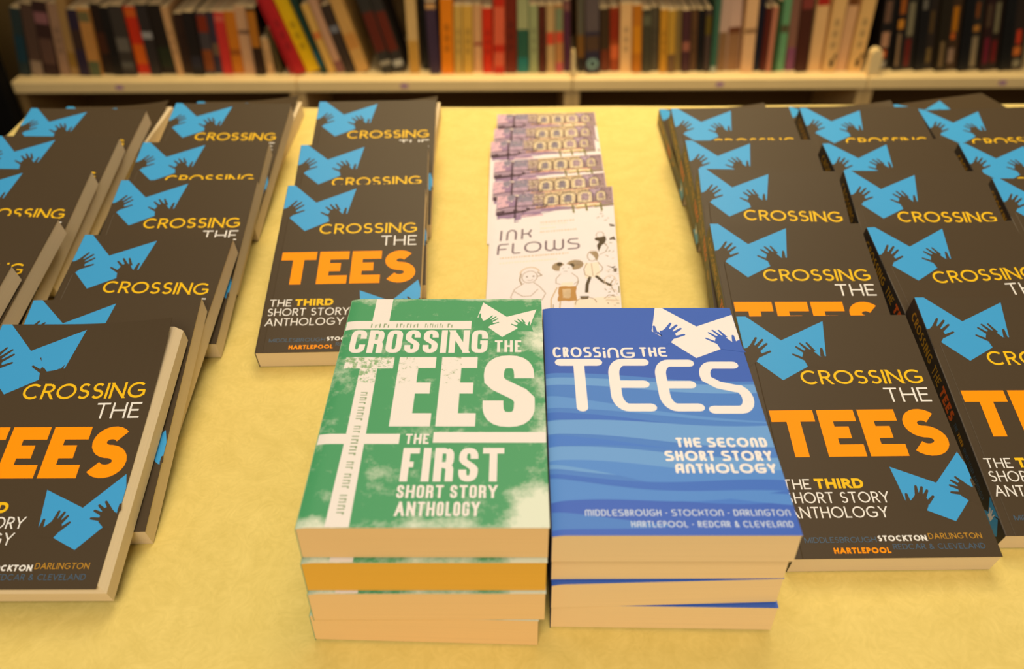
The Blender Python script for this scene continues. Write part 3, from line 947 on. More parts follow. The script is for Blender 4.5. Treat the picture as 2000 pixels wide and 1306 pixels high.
def make_booklet_cover():
    mb = MB()
    mb.box((0, 0, IT - .0002), (IW, IH, IT), M['paper'])
    rnd = random.Random(5)
    Z = [IT + LAY * (i + 1) for i in range(8)]
    A = lambda k: M['a_' + k]
    w_, h_ = 118.0, 202.0
    KD = [(0, 0), (50, 36), (78.5, 61), (117.5, 103), (134, 127), (202, 202)]

    def V(d):                       # distance below the head of the cover
        for (a, b), (c_, e_) in zip(KD[:-1], KD[1:]):
            if d <= c_:
                return h_ - (b + (d - a) / (c_ - a) * (e_ - b))
        return h_ - d

    def blob(u0, d0, u1, d1, m, z, j=1.2, n=5):
        pts = []
        for k in range(n):
            pts.append((u0 + (u1 - u0) * k / n, V(d1) + rnd.uniform(-j, j)))
        for k in range(n):
            pts.append((u1 + rnd.uniform(-j, j) * .6, V(d1 + (d0 - d1) * k / n)))
        for k in range(n):
            pts.append((u1 + (u0 - u1) * k / n, V(d0) + rnd.uniform(-j, j)))
        for k in range(n):
            pts.append((u0 + rnd.uniform(-j, j) * .6, V(d0 + (d1 - d0) * k / n)))
        pts = [(min(max(p[0], .2), w_ - .2), min(max(p[1], .2), h_ - .2)) for p in pts]
        c = ((u0 + u1) / 2, V((d0 + d1) / 2))
        put(mb, [[c, pts[i], pts[(i + 1) % len(pts)]] for i in range(len(pts))], z, m)

    # washes of the tall church wall (top) running down to the beam
    blob(0, 0, 118, 50, A('mauve'), Z[0], .4)
    blob(0, 1, 11, 19, A('pink'), Z[1])
    blob(1, 20, 13, 31, A('pink'), Z[1])
    blob(11, 0, 19, 14, A('slateg'), Z[1])
    blob(9, 14, 20, 31, A('lilac'), Z[1])
    blob(22, 1, 37, 24, A('slateg'), Z[1])
    blob(22, 20, 36, 33, A('mauve'), Z[2])
    blob(37, 0, 48, 30, A('dusk'), Z[1])
    blob(48, 0, 94, 40, A('sand'), Z[1])
    blob(94, 0, 117, 45, A('dusk'), Z[1])
    for k in range(60):
        u, d = rnd.uniform(0, 37), rnd.uniform(0, 46)
        put(mb, stroke([(max(.4, u), V(d)), (max(.4, u + rnd.uniform(-4, 4)), V(d + rnd.uniform(-1, 3)))], rnd.uniform(.3, .9)), Z[4], A(rnd.choice(['plum', 'purple', 'lilac', 'pink', 'mauve', 'wash'])))
    blob(96, 4, 106, 20, A('mauve'), Z[2])
    blob(106, 14, 117, 34, A('dusk'), Z[2])
    blob(40, 36, 106, 42, A('rose'), Z[2], .8)
    blob(66, 40, 106, 47, A('cream2'), Z[3], .8)
    blob(46, 42, 80, 49, A('lilac'), Z[3])
    # window arches: pale reveals with grey lights
    for (u, d, ww, hh) in ((56, 9, 13, 27), (73, 8, 13.5, 28), (90, 8, 13.5, 27), (106, 11, 9, 22)):
        ar = [(u - ww / 2, V(d + hh)), (u + ww / 2, V(d + hh)), (u + ww / 2, V(d + 5))] + [(u + ww / 2 * math.cos(a), V(d + 5 - 6 * math.sin(a))) for a in (0.4, .9, 1.57, 2.2, 2.7)] + [(u - ww / 2, V(d + 5))]
        put(mb, [ar], Z[4], A('cream2'))
        ar2 = [(u + (p[0] - u) * .58, V(d + hh * .52) + (p[1] - V(d + hh * .52)) * .66) for p in ar]
        put(mb, [ar2], Z[5], A('slateg') if u < 90 else A('mauve'))
        for kk, lw in ((.60, .8), (.42, .5), (.20, .45)):
            put(mb, stroke([(u - ww * kk, V(d + hh)), (u - ww * kk, V(d + 7)), (u - ww * kk * .6, V(d + 3.5 - 7 * kk)), (u, V(d + 2 - 8 * kk)), (u + ww * kk * .6, V(d + 3.5 - 7 * kk)), (u + ww * kk, V(d + 7)), (u + ww * kk, V(d + hh))], lw), Z[6], A('plum' if kk > .5 else 'sepia'))
        for kk in (.35, .6, .8):
            put(mb, stroke([(u - ww * .42, V(d + hh * kk)), (u + ww * .42, V(d + hh * kk + .5))], .4), Z[6], A('sepia'))
    for k in range(3):
        put(mb, stroke([(38.5, V(5 + 6 * k)), (47.5, V(5.6 + 6 * k))], .9), Z[4], A('sepia'))
        put(mb, stroke([(39, V(8 + 7 * k)), (47, V(8.4 + 7 * k))], 1.3), Z[4], A('cream2'))
    for k in range(300):
        u, d = rnd.uniform(37, 116), rnd.uniform(1, 40)
        put(mb, stroke([(u, V(d)), (u + rnd.uniform(-2, 2), V(d + rnd.uniform(1, 4)))], rnd.uniform(.3, .75)), Z[5], A(rnd.choice(['sepia', 'plum', 'lilac', 'olive', 'plum', 'purple', 'cream2'])))
    # post, light and dark beams
    put(mb, stroke([(20.4, V(4)), (20.0, V(58))], 2.0), Z[5], A('plum'))
    put(mb, [cap((21, V(3.4)), 2.6)], Z[6], A('wash'))
    put(mb, [cap((15.5, V(17)), 1.8)], Z[6], A('wash'))
    put(mb, stroke([(1, V(36)), (10, V(31.4)), (50, V(32.6))], 1.5), Z[5], A('plum'))
    put(mb, [[(1, V(40)), (34, V(37)), (35, V(44)), (1, V(49))]], Z[4], A('plum'))
    put(mb, [[(9, V(40.5)), (18, V(39.3)), (18, V(43)), (9, V(44))], [(22, V(38.8)), (31, V(38.0)), (31, V(42)), (22, V(42.6))]], Z[5], A('mauve'))
    put(mb, stroke([(33, V(42)), (50, V(39.5)), (52, V(33))], 1.8), Z[5], A('plum'))
    put(mb, [[(1, V(48)), (34, V(43.6)), (30, V(47)), (2, V(52))]], Z[5], A('plum'))
    put(mb, stroke([(42, V(36.5)), (72, V(36)), (106, V(35.6))], .9), Z[5], A('plum'))
    put(mb, stroke([(60, V(47.5)), (84, V(47)), (117, V(46))], .8), Z[5], A('sepia'))
    for (u, a, b) in ((77.5, 40, 57), (90.5, 40, 55), (105, 40, 57)):
        put(mb, stroke([(u, V(a)), (u + 1.2, V(b))], 2.0), Z[5], A('olive'))
    put(mb, stroke([(82, V(49)), (100, V(45.5))], 2.2), Z[5], A('ochre'))
    put(mb, stroke([(100, V(49)), (117, V(46))], 2.4), Z[5], A('olive'))
    # drips of wash below the beam
    blob(2, 50, 20, 58, A('lilac'), Z[1])
    blob(10, 48, 46, 55, A('lilac'), Z[1])
    blob(18, 46, 38, 55, A('mauve'), Z[1])
    blob(20, 52, 26, 63, A('lilac'), Z[2])
    blob(27, 54, 48, 58, A('pink'), Z[1], .6)
    blob(40, 46, 58, 51, A('mauve'), Z[1], .7)
    put(mb, stroke([(27, V(58)), (34, V(57)), (42, V(54)), (55, V(51))], .7), Z[2], A('purple'))
    put(mb, stroke([(21, V(55)), (20.4, V(67)), (24, V(66))], .9), Z[3], A('purple'))
    # title and its faint lines of small print
    tw = A('title')
    put(mb, text_polys('INK', 7.0, 38.0, V(97), 17.5, 2.0, 'techno', gap=4.2), Z[1], tw)
    put(mb, text_polys('FLOWS', 5.6, 84.0, V(118), 17.5, 2.0, 'techno', gap=3.0), Z[1], tw)
    for (u0, u1, d, m) in ((46, 78, 73, 'faint'), (46, 72, 77.5, 'wash'), (46, 62, 83.5, 'wash'), (46, 80, 89, 'faint'), (9, 74, 122.5, 'faint'), (9, 62, 128, 'wash')):
        u = u0
        while u < u1:
            l_ = rnd.uniform(1.0, 2.2)
            put(mb, rect(u, V(d), u + l_, V(d) + 2.2), Z[1], A(m))
            u += l_ + rnd.uniform(.5, 1.4)
    # small ink drawings: seated child, child with puffed hair, striding figure, figures at the margin
    ink, sep = A('ink'), A('sepia')

    def sk(pts, w=.55, m=None, z=None):
        put(mb, stroke([(p[0], V(p[1])) for p in pts], w), z or Z[3], m or sep)

    def ring(u, d, ru, rd, w=.6, m=None, a0=0, a1=360, z=None):
        pts = [(u + ru * math.cos(math.radians(a0 + (a1 - a0) * k / 14)), d - rd * math.sin(math.radians(a0 + (a1 - a0) * k / 14))) for k in range(15)]
        sk(pts, w, m, z)

    # seated child with fringe
    ring(38, 147, 7, 8, .6)
    ring(38, 143, 9, 9, 1.5, A('faint'), 20, 170)
    sk([(30, 142), (29, 150), (31, 156)], 1.2, sep)
    sk([(45, 141), (49, 146), (45, 147)], 1.0, sep)
    for d in (146, 147):
        sk([(35, d), (36, d)], .8, ink)
        sk([(41, d), (42, d)], .8, ink)
    sk([(36, 151), (39, 152), (41, 150.6)], .5)
    sk([(33, 155), (25, 162), (22, 172), (26, 180), (38, 183), (50, 178), (53, 170), (47, 160), (42, 155)], .6)
    sk([(25, 165), (33, 172), (40, 172), (46, 164)], .6)
    sk([(27, 181), (25, 184)], 1.6, ink)
    sk([(34, 183), (46, 181)], 1.3, A('sand'))
    # child with puffed hair
    for (u, d, ru, rd, m) in ((64, 136, 6, 6.5, 'sepia'), (79, 135, 8, 7.5, 'sepia'), (82, 133, 4, 4, 'faint'), (65, 133, 2.5, 3, 'dark'), (76, 136, 2.6, 3.6, 'dark')):
        put(mb, [[(u + ru * math.cos(a * .5236), V(d) + rd * math.sin(a * .5236)) for a in range(12)]], Z[2] if m != 'dark' else Z[3], A(m))
    put(mb, [[(71 + 6 * math.cos(a * .5236), V(140) + 7 * math.sin(a * .5236)) for a in range(12)]], Z[4], M['paper'])
    sk([(68, 139), (69, 139)], .8, ink, Z[5]); sk([(73, 139), (74, 139)], .8, ink, Z[5]); sk([(69, 143), (72, 143.4)], .5, ink, Z[5])
    sk([(66, 146), (62, 152), (62, 158), (66, 160)], .6)
    sk([(76, 146), (81, 152), (82, 157), (78, 161)], .6)
    put(mb, [[(64, V(172)), (78, V(172)), (77, V(158)), (67, V(158))]], Z[1], A('wash'))
    blob(64, 163, 80, 182, A('ochre'), Z[2], 1.2)
    blob(68, 166, 75, 178, A('sand'), Z[3], .8)
    sk([(63, 164), (58, 178), (58, 198)], 1.2, A('sand'))
    sk([(80, 164), (82, 158)], .9, sep)
    sk([(66, 182), (65, 199)], 1.2, A('sand')); sk([(60, 185), (60, 200)], .7)
    # striding figure
    ring(95, 127, 4.4, 5.4, .7)
    put(mb, [[(92, V(123)), (99, V(122)), (101, V(127)), (99, V(133)), (96.8, V(128)), (94, V(124.6))]], Z[3], sep)
    blob(88, 134, 101, 154, A('wash'), Z[2], .9)
    sk([(90, 134), (87, 142), (88, 150), (93, 153)], .7); sk([(100, 134), (104, 142), (103, 146), (98, 150)], .7); sk([(94, 135), (95, 152)], .5)
    sk([(92, 154), (89.6, 163), (89, 172)], 3.0, A('dark')); sk([(98, 153), (104, 161), (110, 166)], 2.8, A('dark'))
    sk([(110, 166), (113, 175)], .8, sep); sk([(112, 160), (109, 166)], 1.2, sep)
    sk([(88, 172), (91, 173)], 1.4, A('faint'))
    # figure behind
    ring(103, 100, 3.6, 4.6, .6)
    put(mb, [[(98, V(104)), (108, V(102.6)), (108.6, V(108)), (107, V(113)), (104, V(116)), (101, V(123)), (99.6, V(116)), (102, V(110)), (98, V(107))]], Z[3], A('dark'))
    sk([(107, 114), (110, 119), (107, 124), (102, 126)], .6)
    # margin scraps
    for (u, d) in ((105, 60), (104, 64), (106, 70), (108, 78), (111, 74), (101, 72)):
        sk([(u, d), (u + rnd.uniform(1, 2.5), d - rnd.uniform(-1, 2))], rnd.uniform(.6, 1.3), A(rnd.choice(['sepia', 'olive', 'ink'])))
    put(mb, [[(112, V(84)), (117, V(86)), (117.4, V(89)), (113, V(88))], [(112, V(106)), (116, V(104)), (117.4, V(110)), (114.4, V(108.4)), (111.6, V(109))]], Z[3], A('dark'))
    for k in range(40):
        u, d = rnd.uniform(103, 116.5), rnd.uniform(112, 196)
        sk([(u, d), (min(117.2, u + rnd.uniform(-2, 2.6)), d + rnd.uniform(-1.6, 1.6))], rnd.uniform(.4, .9), A(rnd.choice(['sepia', 'faint', 'olive', 'sand'])))
    put(mb, [[(107, V(139)), (112, V(142)), (116, V(141)), (113, V(144))]], Z[3], A('dark'))
    blob(113.5, 144, 116.5, 149, A('ink'), Z[3], .4)
    ring(110, 160, 5, 7, .6, A('faint'))
    # low round figure and paving wash at the foot
    ring(88, 186, 9, 7, .7, A('sepia'), 0, 190)
    put(mb, [[(83, V(177)), (91, V(177.6)), (90, V(181)), (84, V(181))]], Z[3], A('dark'))
    blob(78, 180, 117, 200, A('wash'), Z[0], .5)
    sk([(104, 182), (108, 178), (114, 181)], .7); sk([(106, 184), (116, 186)], 1.6, A('faint')); sk([(117, 168), (117, 176)], 1.0, A('olive'))
    return mb


ib = MB()
# wedge of pages: thin at the folded edge, springing open at the fore-edge
i0 = 0
ib.v += [(.0002, .0006, 0), (IW - .0006, .0006, -DROLL * (IW - .0006)), (IW - .0006, IH - .0006, -DROLL * (IW - .0006)), (.0002, IH - .0006, 0),
         (.0002, .0006, IT - .00022), (IW - .0006, .0006, IT - .00022), (IW - .0006, IH - .0006, IT - .00022), (.0002, IH - .0006, IT - .00022)]
s_ = ib.slot(M['paper'])
for q in ((0, 3, 2, 1), (4, 5, 6, 7), (0, 1, 5, 4), (1, 2, 6, 5), (2, 3, 7, 6), (3, 0, 4, 7)):
    ib.f.append(list(q))
    ib.mi.append(s_)
ink_parts = {'cover': make_booklet_cover().mesh('cover'), 'pages': ib.mesh('pages')}
INK_TL = [(-.0165, .9895), (-.0195, .9490), (-.0230, .9155), (-.0185, .8670), (-.0190, .8200), (-.0142, .7862)]
INK_LAB = ['rearmost', 'second from the back', 'third from the back', 'third from the front', 'second from the front', 'frontmost']
ITILT = 0.046
for k, (tx, ty) in enumerate(INK_TL):
    yaw = (0.0, -.008, -.004, -.02, -.02, -.05)[k]
    roll = DROLL * (k + 1)
    bx = tx + math.sin(yaw) * IH * math.cos(ITILT)
    by = ty - math.cos(yaw) * IH * math.cos(ITILT)
    lab = 'white illustrated booklet with purple church drawing, %s in the overlapping row' % INK_LAB[k]
    if k == 5:
        lab = 'frontmost white booklet showing its thin purple lettering and sketched figures'
    place_book(ink_parts, 'booklet', pose_matrix(bx, by, .0004 + (.0022 if k == 5 else 0), yaw, ITILT, roll), lab, 'booklet', 'illustrated booklets in an overlapping row')

# ------------------------------------------------------------------ table and cloth
TX0, TX1, TY0, TY1 = -0.605, 0.675, 0.16, 1.038


def cloth_mat():
    m = bpy.data.materials.new('tablecloth_yellow_damask')
    m.use_nodes = True
    nt = m.node_tree
    b = nt.nodes['Principled BSDF']
    b.inputs['Roughness'].default_value = 0.62
    b.inputs['Specular IOR Level'].default_value = 0.3
    b.inputs['Sheen Weight'].default_value = 0.15
    tc = nt.nodes.new('ShaderNodeTexCoord')
    # fine swirling damask threads
    n1 = nt.nodes.new('ShaderNodeTexNoise')
    n1.inputs['Scale'].default_value = 16
    n1.inputs['Detail'].default_value = 5
    n1.inputs['Roughness'].default_value = 0.6
    n1.inputs['Distortion'].default_value = 3.2
    nt.links.new(tc.outputs['Object'], n1.inputs['Vector'])
    n2 = nt.nodes.new('ShaderNodeTexNoise')
    n2.inputs['Scale'].default_value = 60
    n2.inputs['Detail'].default_value = 3
    n2.inputs['Distortion'].default_value = 5.0
    nt.links.new(tc.outputs['Object'], n2.inputs['Vector'])
    mul = nt.nodes.new('ShaderNodeMath')
    mul.operation = 'MULTIPLY_ADD'
    nt.links.new(n2.outputs['Fac'], mul.inputs[0])
    mul.inputs[1].default_value = 0.45
    half = nt.nodes.new('ShaderNodeMath')
    half.operation = 'MULTIPLY'
    half.inputs[1].default_value = 0.6
    nt.links.new(n1.outputs['Fac'], half.inputs[0])
    nt.links.new(half.outputs[0], mul.inputs[2])
    mx = nt.nodes.new('ShaderNodeMix')
    mx.data_type = 'RGBA'
    mx.inputs['A'].default_value = (0.58, 0.43, 0.085, 1)
    mx.inputs['B'].default_value = (0.92, 0.72, 0.235, 1)
    nt.links.new(mul.outputs[0], mx.inputs['Factor'])
    nt.links.new(mx.outputs['Result'], b.inputs['Base Color'])
    bp = nt.nodes.new('ShaderNodeBump')
    bp.inputs['Strength'].default_value = 0.16
    bp.inputs['Distance'].default_value = 0.0008
    nt.links.new(mul.outputs[0], bp.inputs['Height'])
    nt.links.new(bp.outputs['Normal'], b.inputs['Normal'])
    return m


mb = MB()
nx, ny = 96, 64
idx = {}


def cz(x, y):
    return -.0006 + .0005 * math.sin(x * 23 + 1.2 * math.sin(y * 5)) * math.sin(y * 7 + x * 3)


xs = [TX0 + (TX1 - TX0) * i / nx for i in range(nx + 1)]
ys = [TY0 + (TY1 - TY0) * j / ny for j in range(ny + 1)]
for j, y in enumerate(ys):
    for i, x in enumerate(xs):
        idx[i, j] = len(mb.v)
        mb.v.append((x, y, cz(x, y)))
cm = cloth_mat()
s_ = mb.slot(cm)
for j in range(ny):
    for i in range(nx):
        mb.f.append([idx[i, j], idx[i + 1, j], idx[i + 1, j + 1], idx[i, j + 1]])
        mb.mi.append(s_)
# skirt that hangs over the four edges in soft folds
ring_ = [(i, 0) for i in range(nx)] + [(nx, j) for j in range(ny)] + [(i, ny) for i in range(nx, 0, -1)] + [(0, j) for j in range(ny, 0, -1)]
prev = [idx[r] for r in ring_]
for lvl, (dz, out) in enumerate([(-.006, .005), (-.03, .008), (-.14, .012), (-.30, .016)]):
    cur = []
    for q, (i, j) in enumerate(ring_):
        x, y = xs[i], ys[j]
        ox = -1 if i == 0 else (1 if i == nx else 0)
        oy = -1 if j == 0 else (1 if j == ny else 0)
        wob = out + (.006 * lvl / 3) * math.sin(q * .55)
        cur.append(len(mb.v))
        mb.v.append((x + ox * wob, y + oy * wob, dz))
    for q in range(len(ring_)):
        q2 = (q + 1) % len(ring_)
        mb.f.append([prev[q2], prev[q], cur[q], cur[q2]])
        mb.mi.append(s_)
    prev = cur
cloth = mb.build('tablecloth')
for p in cloth.data.polygons:
    p.use_smooth = True
tag(cloth, 'yellow damask tablecloth spread under all the display books', 'tablecloth')

wood = mat('table_wood', (0.20, 0.11, 0.05, 1), .5, var=.2, vscale=12)
FLOOR_Z = -0.745
tb = empty('table', Matrix.Translation((0, 0, FLOOR_Z)))
tag(tb, 'table hidden beneath the yellow cloth, carrying the book display', 'table')


def child_box(name, a, b, m, parent, bev=0.0):
    """box given in world coordinates, parented to a thing whose origin is a pure translation"""
    mb = MB()
    o_ = parent.matrix_world.translation
    mb.box(tuple(a[i] - o_[i] for i in range(3)), tuple(b[i] - o_[i] for i in range(3)), m)
    o = mb.build(name, parent)
    if bev:
        bevel(o, bev)
    return o


child_box('tabletop', (TX0 + .004, TY0 + .004, -.03), (TX1 - .004, TY1 - .004, -.0035), wood, tb, .002)
for sx in (TX0 + .05, TX1 - .09):
    for sy in (TY0 + .05, TY1 - .09):
        child_box('leg', (sx, sy, FLOOR_Z), (sx + .04, sy + .04, -.03), wood, tb, .003)

# ------------------------------------------------------------------ room shell
carpet = mat('carpet_brown', (0.045, 0.028, 0.015, 1), .95, .1, .4, 500, .3, 90)
wallm = mat('wall_paint_ochre', (0.30, 0.19, 0.07, 1), .9, .1, var=.08, vscale=6)
mb = MB()
mb.box((-3.2, -1.6, FLOOR_Z - .05), (3.2, 3.0, FLOOR_Z), carpet)
o = mb.build('floor')
o['kind'] = 'structure'
mb = MB()
mb.box((-3.2, 2.66, FLOOR_Z), (3.2, 2.76, 1.9), wallm)
o = mb.build('wall_back')
o['kind'] = 'structure'

# ------------------------------------------------------------------ bookcase along the back wall
SZ = -0.45                      # top of the visible shelf
SY0, SY1 = 2.228, 2.56
shelf_m = mat('shelf_cream_laminate', (0.82, 0.61, 0.29, 1), .45, .4, var=.05, vscale=15)
back_m = mat('bookcase_back_brown', (0.17, 0.095, 0.03, 1), .7, .2, var=.1, vscale=10)
post_m = mat('bookcase_post_cream', (0.56, 0.38, 0.16, 1), .5, .3, var=.05, vscale=15)
side_m = mat('bookcase_side_brown', (0.25, 0.15, 0.05, 1), .6, .2, var=.08, vscale=10)
UN = [(-1.335, -0.575), (-0.575, 0.1655), (0.1655, 0.9575), (0.9575, 1.75)]
UL = ['cream bookcase bay at the far left, against the black panel', 'cream bookcase bay behind the red and yellow leaning books',
      'cream bookcase bay behind the pale green and teal books', 'cream bookcase bay at the far right holding dark books']
for k, (a, b) in enumerate(UN):
    r = empty('bookcase', Matrix.Translation(((a + b) / 2, (SY0 + SY1) / 2, FLOOR_Z)))
    tag(r, UL[k], 'bookcase', 'bookcase bays behind the table')
    child_box('shelf_board', (a + .0008, SY0, SZ - .033), (b - .0008, SY1, SZ), shelf_m, r, .0035)
    child_box('shelf_board', (a + .0008, SY0 + .02, SZ + .29), (b - .0008, SY1, SZ + .32), shelf_m, r, .0035)
    child_box('base_board', (a + .0008, SY0 + .03, FLOOR_Z + .03), (b - .0008, SY1, FLOOR_Z + .06), side_m, r, .002)
    child_box('back_panel', (a + .0008, SY1, FLOOR_Z), (b - .0008, SY1 + .012, SZ + .32), back_m, r)
    if k == 0:
        child_box('side_panel', (a + .0008, SY0 + .012, FLOOR_Z), (a + .022, SY1, SZ - .0335), side_m, r)
    # uprights carrying the shelf at the right-hand joint
    pw = .020
    child_box('upright', (b - .0008 - pw, SY0 + .006, FLOOR_Z), (b - .0008, SY1, SZ - .0335), post_m if k != 1 else post_m, r)
    if k > 0:
        child_box('upright', (a + .0008, SY0 + .006, FLOOR_Z), (a + .0008 + pw, SY1, SZ - .0335), post_m, r)
    child_box('upright', (b - .009, SY1 - .135, SZ), (b - .0008, SY1, SZ + .29), back_m, r)

# small lilac shelf tickets stuck to the front edge of the boards
lilac = mat('ticket_lilac', (0.42, 0.22, 0.34, 1), .5)
for k, tx in ((0, -1.048), (1, -.285), (2, .560), (3, 1.318)):
    r = [o_ for o_ in bpy.data.objects if o_.name.split('.')[0] == 'bookcase'][k]
    child_box('shelf_ticket', (tx - .010, SY0 - .0006, SZ - .022), (tx + .010, SY0, SZ - .010), lilac, r)

# black panel closing the left end
black = mat('panel_black', (0.004, 0.0035, 0.003, 1), .8, .1)
mb = MB()
mb.box((-2.3, 2.19, FLOOR_Z), (-1.34, 2.24, .75), black)
pn = mb.build('panel')
bevel(pn, .004)
tag(pn, 'plain black upright panel at the left end of the bookcase', 'panel')

